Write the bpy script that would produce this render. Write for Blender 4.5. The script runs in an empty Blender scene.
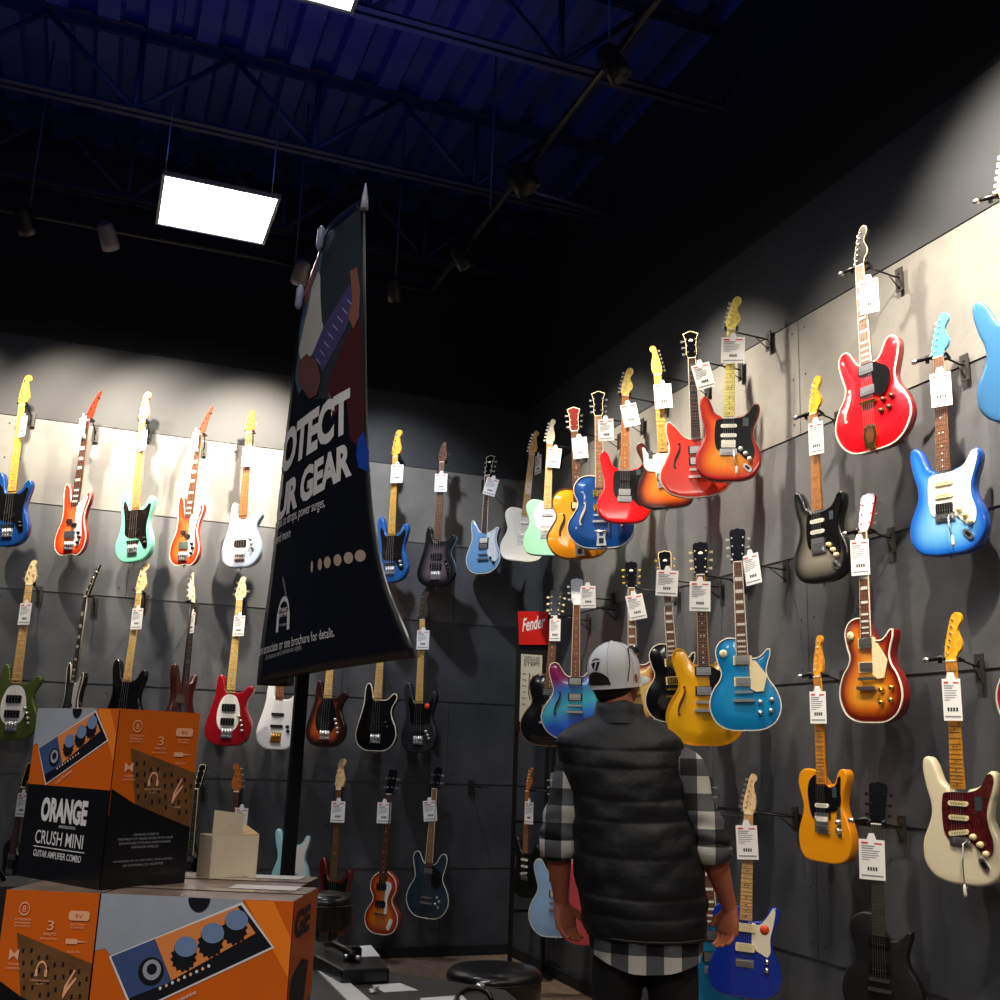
import bpy, bmesh, math, random
from mathutils import Vector, Matrix, geometry, noise
random.seed(7)
COL = bpy.context.scene.collection
PI = math.pi
# ---------------------------------------------------------------- camera frame (1000 x 1000)
YAW, PITCH, ROLL, FPX = .35762441, .23444384, -.03417095, 1059.4
CAM = Vector((-3.165, -7.92, 1.456))
_f = Vector((math.sin(YAW)*math.cos(PITCH), math.cos(YAW)*math.cos(PITCH), math.sin(PITCH)))
_r0 = Vector((math.cos(YAW), -math.sin(YAW), 0)); _d0 = _f.cross(_r0)
_r = _r0*math.cos(ROLL)+_d0*math.sin(ROLL); _d = -_r0*math.sin(ROLL)+_d0*math.cos(ROLL)
def ray(u, v): return _r*((u-500)/FPX)+_d*((v-500)/FPX)+_f
def on(u, v, ax, val):
    q = ray(u, v); return CAM+q*((val-CAM[ax])/q[ax])
def atd(u, v, D): return CAM+ray(u, v)*D
def pix(P):
    q = Vector(P)-CAM; z = q.dot(_f); return (500+FPX*q.dot(_r)/z, 500+FPX*q.dot(_d)/z)

# ---------------------------------------------------------------- materials
def lin(c):
    if isinstance(c, str):
        c = tuple(int(c[i:i+2], 16)/255 for i in (0, 2, 4))
    return tuple((x/12.92 if x <= .04045 else ((x+.055)/1.055)**2.4) for x in c)+(1,)
_M = {}
def mat(name, c, rough=.5, metal=0, coat=0, spec=.5, emit=None, es=1, noise_=0, nscale=20, bump=0, bscale=200, sheen=0):
    k = (name, c, rough, metal, coat)
    if k in _M: return _M[k]
    m = bpy.data.materials.new(name); m.use_nodes = True
    nt = m.node_tree; b = nt.nodes['Principled BSDF']
    b.inputs['Base Color'].default_value = lin(c)
    b.inputs['Roughness'].default_value = rough
    b.inputs['Metallic'].default_value = metal
    b.inputs['Coat Weight'].default_value = coat
    b.inputs['Coat Roughness'].default_value = .06
    b.inputs['Specular IOR Level'].default_value = spec
    if sheen: b.inputs['Sheen Weight'].default_value = sheen
    if emit:
        b.inputs['Emission Color'].default_value = lin(emit); b.inputs['Emission Strength'].default_value = es
    if noise_:
        tc = nt.nodes.new('ShaderNodeTexCoord'); n = nt.nodes.new('ShaderNodeTexNoise')
        n.inputs['Scale'].default_value = nscale; n.inputs['Detail'].default_value = 6
        nt.links.new(tc.outputs['Object'], n.inputs['Vector'])
        r = nt.nodes.new('ShaderNodeValToRGB'); L = lin(c)
        r.color_ramp.elements[0].position = .3; r.color_ramp.elements[1].position = .7
        r.color_ramp.elements[0].color = tuple(x*(1-noise_) for x in L[:3])+(1,)
        r.color_ramp.elements[1].color = tuple(min(1, x*(1+noise_)) for x in L[:3])+(1,)
        nt.links.new(n.outputs['Fac'], r.inputs[0]); nt.links.new(r.outputs[0], b.inputs['Base Color'])
    if bump:
        tc = nt.nodes.new('ShaderNodeTexCoord'); n = nt.nodes.new('ShaderNodeTexNoise'); bp = nt.nodes.new('ShaderNodeBump')
        n.inputs['Scale'].default_value = bscale; n.inputs['Detail'].default_value = 5
        bp.inputs['Strength'].default_value = bump; bp.inputs['Distance'].default_value = .01
        nt.links.new(tc.outputs['Object'], n.inputs['Vector']); nt.links.new(n.outputs['Fac'], bp.inputs['Height'])
        nt.links.new(bp.outputs[0], b.inputs['Normal'])
    _M[k] = m; return m
def burst_mat(name, stops, rough=.3, coat=.8, metal=0):
    """finish that changes with the distance from the body's edge (metres)"""
    k = (name, str(stops))
    if k in _M: return _M[k]
    m = bpy.data.materials.new(name); m.use_nodes = True
    nt = m.node_tree; b = nt.nodes['Principled BSDF']
    a = nt.nodes.new('ShaderNodeAttribute'); a.attribute_name = 'edge'
    mp = nt.nodes.new('ShaderNodeMapRange'); mp.inputs['From Max'].default_value = .12
    r = nt.nodes.new('ShaderNodeValToRGB')
    while len(r.color_ramp.elements) < len(stops): r.color_ramp.elements.new(.5)
    for e, (p, c) in zip(r.color_ramp.elements, stops): e.position = p/.12; e.color = lin(c)
    tc = nt.nodes.new('ShaderNodeTexCoord'); w = nt.nodes.new('ShaderNodeTexNoise'); w.inputs['Scale'].default_value = 9
    mm = nt.nodes.new('ShaderNodeMapping'); mm.inputs['Scale'].default_value = (9, 9, .8)
    mix = nt.nodes.new('ShaderNodeMix'); mix.data_type = 'RGBA'; mix.blend_type = 'MULTIPLY'; mix.inputs[0].default_value = .25
    nt.links.new(tc.outputs['Object'], mm.inputs[0]); nt.links.new(mm.outputs[0], w.inputs['Vector'])
    nt.links.new(a.outputs['Fac'], mp.inputs['Value']); nt.links.new(mp.outputs[0], r.inputs[0])
    nt.links.new(r.outputs[0], mix.inputs[6]); nt.links.new(w.outputs['Color'], mix.inputs[7])
    nt.links.new(mix.outputs[2], b.inputs['Base Color'])
    b.inputs['Roughness'].default_value = rough; b.inputs['Coat Weight'].default_value = coat
    b.inputs['Coat Roughness'].default_value = .05; b.inputs['Metallic'].default_value = metal
    _M[k] = m; return m
def paint(c, metal=0, rough=.28): return mat('gloss_paint_'+c, c, rough=rough, coat=.9, metal=metal)
def wood(c): return mat('wood_'+c, c, rough=.4, coat=.25, noise_=.25, nscale=60)
CHROME = mat('chrome', 'dcdcdc', .32, 1); GOLD = mat('gold_metal', 'd9b45a', .22, 1)
NICKEL = mat('brushed_nickel', '9a9a98', .35, 1)
BLACKP = mat('black_plastic', '0c0c0d', .35); BLACKM = mat('black_metal', '0e0e10', .45, .3)
WHITEP = mat('white_plastic', 'ece8dc', .4); CREAM = mat('cream_plastic', 'e9d9a8', .4)
TAGW = mat('tag_card', 'f2f2f2', .45); INK = mat('tag_ink', '8b8f95', .6); INKD = mat('tag_dark_ink', '2a2d33', .6); INKR = mat('tag_red_ink', 'd33b3b', .6)
STRING = mat('string_steel', 'b8b8b8', .3, .9)

# ---------------------------------------------------------------- mesh builder
class MB:
    def __init__(s): s.v = []; s.f = []; s.m = []; s.sm = []; s.uv = {}
    def add(s, vs, fs, mi=0, sm=False):
        o = len(s.v); s.v += [Vector(v) for v in vs]
        for f in fs: s.f.append([i+o for i in f]); s.m.append(mi); s.sm.append(sm)
        return s
    def box(s, x0, x1, y0, y1, z0, z1, mi=0, M=None):
        vs = [Vector((x, y, z)) for x in (x0, x1) for y in (y0, y1) for z in (z0, z1)]
        if M: vs = [M@v for v in vs]
        return s.add(vs, [(0, 1, 3, 2), (4, 6, 7, 5), (0, 4, 5, 1), (2, 3, 7, 6), (0, 2, 6, 4), (1, 5, 7, 3)], mi)
    def bev(s, x0, x1, y0, y1, z0, z1, r, mi=0, M=None):
        """box with its four y-direction edges rounded (front view rounded) and a small front chamfer"""
        n = 4; pts = []
        for cx, cz, a0 in ((x1-r, z1-r, 0), (x0+r, z1-r, 90), (x0+r, z0+r, 180), (x1-r, z0+r, 270)):
            for i in range(n+1):
                a = math.radians(a0+90*i/n); pts.append((cx+r*math.cos(a), cz+r*math.sin(a)))
        return s.prism(pts, y0, y1, mi, M)
    def prism(s, pts, y0, y1, mi=0, M=None, sm=False, cap=True):
        n = len(pts); vs = [Vector((x, y0, z)) for x, z in pts]+[Vector((x, y1, z)) for x, z in pts]
        if M: vs = [M@v for v in vs]
        fs = [(i, (i+1) % n, n+(i+1) % n, n+i) for i in range(n)]
        o = len(s.v)
        s.add(vs, fs, mi, sm)
        if cap: s.f += [[o+i for i in range(n)][::-1], [o+n+i for i in range(n)]]; s.m += [mi, mi]; s.sm += [False, False]
        return s
    def tube(s, pts, rad, n=8, mi=0, cap=True, sm=True, sq=None):
        pts = [Vector(p) for p in pts]; rr = rad if isinstance(rad, (list, tuple)) else [rad]*len(pts)
        o = len(s.v); up = None
        for i, p in enumerate(pts):
            t = (pts[min(i+1, len(pts)-1)]-pts[max(i-1, 0)]).normalized()
            if up is None:
                up = Vector((0, 0, 1)) if abs(t.z) < .9 else Vector((0, 1, 0))
            a = t.cross(up).normalized(); b = a.cross(t).normalized(); up = b
            for k in range(n):
                g = 2*PI*k/n+PI/n
                s.v.append(p+(a*math.cos(g)+b*math.sin(g)*(sq or 1))*rr[i])
        for i in range(len(pts)-1):
            for k in range(n):
                k2 = (k+1) % n
                s.f.append([o+i*n+k, o+i*n+k2, o+(i+1)*n+k2, o+(i+1)*n+k]); s.m.append(mi); s.sm.append(sm)
        if cap:
            s.f.append([o+k for k in range(n)][::-1]); s.f.append([o+(len(pts)-1)*n+k for k in range(n)]); s.m += [mi, mi]; s.sm += [False, False]
        return s
    def lathe(s, prof, n=20, mi=0, M=None, sm=True):
        """prof: (radius, height) list along local z"""
        o = len(s.v)
        for r, h in prof:
            for k in range(n):
                a = 2*PI*k/n; v = Vector((r*math.cos(a), r*math.sin(a), h)); s.v.append(M@v if M else v)
        for i in range(len(prof)-1):
            for k in range(n):
                k2 = (k+1) % n
                s.f.append([o+i*n+k, o+i*n+k2, o+(i+1)*n+k2, o+(i+1)*n+k]); s.m.append(mi); s.sm.append(sm)
        for i, fl in ((0, True), (len(prof)-1, False)):
            if prof[i][0] > 1e-6:
                f = [o+i*n+k for k in range(n)]; s.f.append(f[::-1] if fl else f); s.m.append(mi); s.sm.append(False)
        return s
    def xf(s, M): s.v = [M@v for v in s.v]; return s
    def build(s, name, mats, parent=None, recalc=True, weld=False):
        me = bpy.data.meshes.new(name); me.from_pydata([tuple(v) for v in s.v], [], s.f)
        for m in (mats if isinstance(mats, (list, tuple)) else [mats]): me.materials.append(m)
        me.polygons.foreach_set('material_index', s.m); me.polygons.foreach_set('use_smooth', s.sm)
        if recalc or weld:
            bm = bmesh.new(); bm.from_mesh(me)
            if weld: bmesh.ops.remove_doubles(bm, verts=bm.verts, dist=1e-5)
            bmesh.ops.recalc_face_normals(bm, faces=bm.faces); bm.to_mesh(me); bm.free()
        return link(name, me, parent)
def link(name, data, parent=None):
    o = bpy.data.objects.new(name, data); COL.objects.link(o)
    if parent: o.parent = parent
    return o
def tag(o, label, cat, group=None, kind=None):
    o['label'] = label; o['category'] = cat
    if group: o['group'] = group
    if kind: o['kind'] = kind
    return o
def thing(name, label, cat, M=None, group=None):
    o = link(name, None); o.empty_display_size = .1
    if M is not None: o.matrix_world = M
    return tag(o, label, cat, group)
def struct(o): o['kind'] = 'structure'; return o

def text_mesh(body, size=1, bold=0, ext=0, shear=0, align='LEFT', spacing=1.0, res=3):
    cu = bpy.data.curves.new('lettering', 'FONT'); cu.body = body; cu.size = size; cu.offset = bold; cu.extrude = ext
    cu.shear = shear; cu.align_x = align; cu.space_character = spacing; cu.resolution_u = res
    o = bpy.data.objects.new('lettering', cu); COL.objects.link(o)
    dg = bpy.context.evaluated_depsgraph_get(); dg.update()
    me = bpy.data.meshes.new_from_object(o.evaluated_get(dg))
    bpy.data.objects.remove(o); bpy.data.curves.remove(cu)
    me.materials.clear()
    return me
def text_on(body, fn, name, material, parent, width=None, height=None, x=0, y=0, bold=0, shear=0, spacing=1.0, align='LEFT', res=3, sub=0):
    """letters in local (u,v) mapped through fn(u,v)->Vector; scaled to fit width/height"""
    me = text_mesh(body, 1, bold, 0, shear, 'LEFT', spacing, res)
    xs = [v.co.x for v in me.vertices]; ys = [v.co.y for v in me.vertices]
    x0, x1, y0, y1 = min(xs), max(xs), min(ys), max(ys)
    sx = width/(x1-x0) if width else None; sy = height/(y1-y0) if height else None
    sx = sx or sy; sy = sy or sx
    off = {'LEFT': 0, 'CENTER': -(x1-x0)*sx/2, 'RIGHT': -(x1-x0)*sx}[align]
    if sub:
        bm = bmesh.new(); bm.from_mesh(me)
        for k in range(1, sub):
            c = x0+(x1-x0)*k/sub
            g = bm.verts[:]+bm.edges[:]+bm.faces[:]
            bmesh.ops.bisect_plane(bm, geom=g, plane_co=(c, 0, 0), plane_no=(1, 0, 0))
        bm.to_mesh(me); bm.free()
    for v in me.vertices:
        v.co = fn(x+off+(v.co.x-x0)*sx, y+(v.co.y-y0)*sy)
    me.materials.append(material)
    return link(name, me, parent)

# ---------------------------------------------------------------- guitar shapes (mm, front view, neck up)
def catmull(pts, k=5):
    out = []; n = len(pts)
    for i in range(n):
        p0, p1, p2, p3 = (Vector(pts[(i+j-1) % n][:2]) for j in range(4))
        if len(pts[i]) > 2 and len(pts[(i+1) % n]) > 2:      # both corners: straight
            out.append(p1); continue
        if len(pts[i]) > 2: p0 = p1
        if len(pts[(i+1) % n]) > 2: p3 = p2
        for j in range(k):
            t = j/k
            out.append(.5*((2*p1)+(p2-p0)*t+(2*p0-5*p1+4*p2-p3)*t*t+(-p0+3*p1-3*p2+p3)*t**3))
    return out
C = 'c'
OUT = {
 'S': [(0,0),(70,4),(125,28),(157,75),(162,120),(150,170),(128,215),(121,250),(130,298),(144,332),(151,368),(148,394),(134,407),(118,398),(106,378),(92,358),(70,345),(42,338,C),(28,326,C),(-28,326,C),(-46,344,C),(-68,356),(-82,382),(-94,415),(-110,441),(-129,450),(-146,438),(-150,400),(-138,335),(-123,285),(-121,240),(-135,198),(-157,150),(-163,108),(-155,60),(-118,18),(-60,1)],
 'T': [(0,0),(80,3),(135,28),(160,80),(160,125),(142,178),(122,222),(119,262),(132,312),(147,348),(150,376),(138,395),(116,396),(98,379),(87,352),(72,335),(48,330,C),(28,326,C),(-28,385,C),(-62,394),(-110,395),(-142,372),(-150,330),(-134,278),(-122,238),(-130,195),(-152,145),(-161,98),(-150,42),(-110,7)],
 'LP': [(0,0),(80,5),(138,35),(166,85),(166,132),(146,182),(118,220),(108,255),(117,292),(128,322),(131,352,C),(114,350),(94,330),(72,316),(48,313),(28,318,C),(-28,402,C),(-70,404),(-110,385),(-130,345),(-120,292),(-106,252),(-116,218),(-146,180),(-166,130),(-164,80),(-134,30),(-78,4)],
 'ES': [(0,0),(100,6),(165,40),(203,98),(205,150),(180,205),(148,248),(136,285),(146,325),(160,368),(167,410),(154,440),(128,450),(104,440),(84,412),(66,386),(46,372),(28,370,C),(-28,370,C),(-46,372),(-66,386),(-84,412),(-104,440),(-128,450),(-154,440),(-167,410),(-160,368),(-146,325),(-136,285),(-148,248),(-180,205),(-205,150),(-203,98),(-165,40),(-100,6)],
 'HB': [(0,0),(100,5),(165,42),(200,105),(198,165),(165,220),(142,265),(142,305),(162,345),(176,385),(165,410),(138,408),(108,372),(75,352),(45,352),(28,358,C),(-28,450,C),(-75,455),(-125,440),(-158,398),(-162,350),(-142,298),(-142,262),(-168,215),(-200,160),(-200,100),(-160,38),(-95,4)],
 'PB': [(0,0),(70,6),(125,30),(158,80),(161,130),(143,185),(122,235),(120,280),(134,325),(148,368),(153,405),(142,432),(118,437),(100,420),(86,396),(68,374),(46,364),(28,358,C),(-28,358,C),(-45,364),(-60,382),(-70,420),(-82,465),(-98,494),(-119,505),(-141,490),(-151,445),(-140,375),(-128,315),(-127,255),(-143,195),(-163,138),(-158,78),(-125,30),(-70,5)],
 'MM': [(0,0),(85,6),(142,42),(168,98),(162,158),(138,208),(120,248),(121,285),(134,312),(152,338),(160,362),(152,384),(132,388),(110,374),(88,354),(64,345),(46,344),(28,345,C),(-28,345,C),(-42,366),(-50,405),(-64,444),(-84,458),(-103,444),(-112,400),(-114,340),(-124,285),(-138,235),(-158,170),(-170,105),(-150,44),(-88,5)],
 'SB': [(0,4),(35,10),(85,3),(135,35),(158,90),(150,150),(125,205),(112,250),(118,308),(138,360),(144,405),(132,430),(110,420),(92,392),(72,370),(48,360),(28,358,C),(-28,358,C),(-46,366),(-60,400),(-74,450),(-94,482),(-116,492),(-133,474),(-136,420),(-124,350),(-114,290),(-120,230),(-145,170),(-160,110),(-145,45),(-90,6),(-40,2)],
 'VB': [(0,0),(70,6),(120,35),(142,85),(134,135),(108,172),(88,200),(84,230),(98,255),(112,285),(108,330),(82,365),(50,385),(25,400,C),(-25,400,C),(-50,385),(-82,365),(-108,330),(-112,285),(-98,255),(-84,230),(-88,200),(-108,172),(-134,135),(-142,85),(-120,35),(-70,6)],
 'OF': [(0,0),(75,10),(135,48),(165,105),(158,165),(130,225),(120,275),(128,320),(142,352),(120,362),(85,345),(50,330),(28,328,C),(-28,328,C),(-55,345),(-85,390),(-118,430),(-135,420),(-138,370),(-128,310),(-128,265),(-148,215),(-172,150),(-172,92),(-135,32),(-70,4)],
}
OUT['LP'] = [(p[0], p[1]*1.09)+tuple(p[2:]) for p in OUT['LP']]
OUT['ES'] = [(p[0], p[1]*1.05)+tuple(p[2:]) for p in OUT['ES']]
PRM = {  # bridge z, scale length, body thickness, nut width
 'S': (155,648,45,42), 'T': (150,648,45,42), 'LP': (180,628,55,43), 'ES': (208,628,45,43), 'HB': (200,628,68,43),
 'PB': (95,864,45,42), 'MM': (88,864,45,42), 'SB': (70,864,42,42), 'VB': (130,762,60,40), 'OF': (150,640,45,42)}
HEAD = {
 'F6': [(-21,0,C),(-28,22),(-24,60),(-12,108),(0,150),(10,172),(28,183),(46,172),(48,150),(34,128),(30,112),(36,92),(46,66),(40,42),(26,26),(21,0,C)],
 'T6': [(-21,0,C),(-28,26),(-20,80),(-8,130),(0,168),(14,184),(32,176),(34,156),(22,138),(24,110),(33,72),(32,34),(21,0,C)],
 'B4': [(-20,0,C),(-32,28),(-28,85),(-16,145),(-8,185),(8,206),(34,208),(48,190),(42,166),(28,150),(34,112),(46,70),(42,36),(20,0,C)],
 'J4': [(-20,0,C),(-32,28),(-28,85),(-16,145),(-8,185),(8,206),(34,208),(48,190),(42,166),(28,150),(34,112),(46,70),(42,36),(20,0,C)],
 'MM4': [(-20,0,C),(-33,22),(-30,62),(-18,112),(-6,146),(12,158),(28,146),(24,116),(32,88),(38,52),(36,24),(20,0,C)],
 'G6': [(-21,0,C),(-31,30),(-34,70),(-37,125),(-39,158),(-30,174),(-15,175),(0,181),(15,175),(30,174),(39,158),(37,125),(34,70),(31,30),(21,0,C)],
 'GR': [(-21,0,C),(-30,30),(-28,80),(-34,130),(-44,162,C),(-22,172),(0,180),(22,172),(44,162,C),(34,130),(28,80),(30,30),(21,0,C)],
 'PT': [(-20,0,C),(-26,30,C),(-16,100,C),(14,205,C),(38,228,C),(30,150,C),(30,40,C),(20,0,C)],
 'V4': [(-20,0,C),(-26,25),(-28,80),(-32,130),(-30,158,C),(-12,166),(0,160),(12,166),(30,158,C),(32,130),(28,80),(26,25),(20,0,C)],
}
HLEN = {k: max(p[1] for p in v) for k, v in HEAD.items()}
TUN = {'F6': [(-1, -25+5.4*i, 28+25*i) for i in range(6)], 'T6': [(-1, -25+5*i, 30+25*i) for i in range(6)],
 'B4': [(-1, -31+7*i, 38+44*i) for i in range(4)], 'J4': [(-1, -31+7*i, 38+44*i) for i in range(4)],
 'MM4': [(-1, -31+8*i, 40+38*i) for i in range(3)]+[(1, 32, 60)],
 'G6': [(s, s*(34+2.5*i), 40+44*i) for s in (-1, 1) for i in range(3)],
 'GR': [(s, s*(30+3*i), 40+42*i) for s in (-1, 1) for i in range(3)],
 'PT': [(-1, -20+13*i, 48+42*i) for i in range(4)], 'V4': [(s, s*30, 45+60*i) for s in (-1, 1) for i in range(2)]}
GUARD = {
 'S': [(-52,322),(28,326),(68,334),(92,350),(106,370),(120,392),(136,396),(144,374),(132,330),(112,270),(112,220),(128,165),(122,118),(95,108),(70,128),(45,150),(0,160),(-48,158),(-66,190),(-70,250),(-66,300)],
 'T': [(-28,326),(-28,370),(-70,350),(-88,300),(-82,240),(-70,200),(-45,178),(40,178),(50,215),(90,225),(112,255),(112,300),(116,362),(102,360),(88,332),(70,320),(48,318),(28,326)],
 'PB': [(-52,352),(-70,390),(-92,420),(-100,380),(-84,310),(-76,240),(-70,190),(-30,165),(30,160),(62,130),(92,85),(118,95),(112,140),(100,200),(102,262),(115,320),(125,375),(108,385),(88,360),(60,345),(28,352),(-28,352)],
 'MM': [(0,90),(48,102),(76,150),(80,215),(66,275),(40,318),(0,330),(-40,318),(-66,275),(-80,215),(-76,150),(-48,102)],
 'LP': [(32,305,C),(62,300,C),(112,235,C),(92,168,C),(58,165,C),(32,180,C)],
 'ES': [(30,355),(70,345),(108,320),(118,285),(100,235),(78,212),(60,215),(32,240)],
 'HB': [(32,340),(75,320),(110,290),(95,235),(55,215),(32,240)],
 'VB': [(26,340,C),(64,330,C),(72,300),(48,225),(50,150),(36,118,C),(26,125,C)],
 'CAB': [(28,326,C),(60,318),(92,352),(118,392),(130,380),(122,320),(110,262),(112,205),(98,182,C),(50,205,C),(28,235,C)],
 'OF': [(25,325,C),(60,322),(100,342),(124,345),(110,290),(112,240),(130,190),(146,140),(135,100),(105,92),(60,118),(38,170),(25,215,C)],
 'JB': [(-50,350),(-66,390),(-85,400),(-92,360),(-78,300),(-72,240),(-58,210),(0,205),(60,205),(92,215),(100,262),(112,320),(120,375),(105,382),(86,355),(60,342),(28,350),(-28,350)],
 'SBG': [(26,352),(58,348),(92,372),(112,400),(124,392),(106,330),(92,260),(98,200),(112,140),(108,80),(76,60),(48,80),(34,150),(28,230)],
}
GUARD['LP'] = [(p[0], p[1]*1.09)+tuple(p[2:]) for p in GUARD['LP']]
GUARD['ES'] = [(p[0], p[1]*1.05)+tuple(p[2:]) for p in GUARD['ES']]
_B = {}
def body_mesh(kind, mx, wide=1.0):
    key = (kind, mx, wide)
    if key in _B: return _B[key]
    T = PRM[kind][2]/1000; pts = [Vector((p.x*mx*wide/1000, p.y/1000)) for p in catmull(OUT[kind], 5)]
    if mx < 0: pts = pts[::-1]
    n = len(pts)
    def dist(q):
        b = 9
        for i in range(n):
            a, c = pts[i], pts[(i+1) % n]; e = c-a; t = max(0, min(1, (q-a).dot(e)/max(e.dot(e), 1e-12)))
            b = min(b, (q-a-e*t).length)
        return b
    def inside(q):
        r = False
        for i in range(n):
            a, c = pts[i], pts[(i+1) % n]
            if (a.y > q.y) != (c.y > q.y) and q.x < (c.x-a.x)*(q.y-a.y)/(c.y-a.y)+a.x: r = not r
        return r
    co = list(pts); dd = [0.0]*n
    for off in (.002, .0055, .011):
        for i in range(n):
            t = (pts[(i+1) % n]-pts[i-1]).normalized(); q = pts[i]+Vector((-t.y, t.x))*off
            if inside(q):
                d_ = dist(q)
                if d_ > off*.9: co.append(q); dd.append(d_)
    g = .016; x0 = min(p.x for p in pts); z0 = 0; ny = int(.53/g)+2
    for i in range(int(.42/g)+1):
        for j in range(ny):
            q = Vector((x0+g*(i+.5*(j % 2)), z0+g*j))
            if inside(q):
                d_ = dist(q)
                if d_ > .017: co.append(q); dd.append(d_)
    res = geometry.delaunay_2d_cdt(co, [(i, (i+1) % n) for i in range(n)], [], 1, 1e-6)
    V, F, orig = res[0], res[2], res[3]
    dv = [dd[o[0]] if o else 0 for o in orig]
    R = .010 if kind in ('S', 'PB', 'MM', 'SB', 'OF') else .004
    dome = .010 if kind in ('LP', 'ES', 'HB', 'VB') else 0
    def fy(d_):
        if d_ < R: y = (R-math.sqrt(max(0, R*R-(R-d_)**2)))
        else: y = 0
        return -T/2+y-dome*min(1, d_/.06)**.8+(dome*.6 if dome else 0)
    m = MB(); N = len(V)
    vs = [(v.x, fy(d_), v.y) for v, d_ in zip(V, dv)]+[(v.x, T/2-(R-math.sqrt(max(0, R*R-(R-min(d_, R))**2))), v.y) for v, d_ in zip(V, dv)]
    fs = [list(f) for f in F]+[[i+N for i in f][::-1] for f in F]
    # side wall along the outline edges
    om = {}
    for i, o in enumerate(orig):
        for k in o:
            if k < n: om[k] = i
    sides = [[om[i], om[(i+1) % n], om[(i+1) % n]+N, om[i]+N] for i in range(n) if i in om and (i+1) % n in om]
    me = bpy.data.meshes.new('body'); me.from_pydata(vs, [], fs+sides)
    me.polygons.foreach_set('use_smooth', [True]*len(me.polygons))
    ss = [0]*len(fs)+[1]*len(sides)
    bm = bmesh.new(); bm.from_mesh(me); bm.faces.ensure_lookup_table()
    for f, k in zip(bm.faces, ss): f.material_index = k
    bmesh.ops.recalc_face_normals(bm, faces=bm.faces); bm.to_mesh(me); bm.free()
    at = me.attributes.new('edge', 'FLOAT', 'POINT'); at.data.foreach_set('value', dv+dv)
    fa = lambda x, z: fy(dist(Vector((x, z))))
    _B[key] = (me, pts, fy, T); return _B[key]

def flat(parent, name, pts2, y0, y1, material, mx, corners=True, k=4, wide=1):
    p = [(q.x*mx*wide/1000, q.y/1000) for q in catmull(pts2, k)]
    return MB().prism(p, y0, y1).build(name, material, parent)

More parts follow.
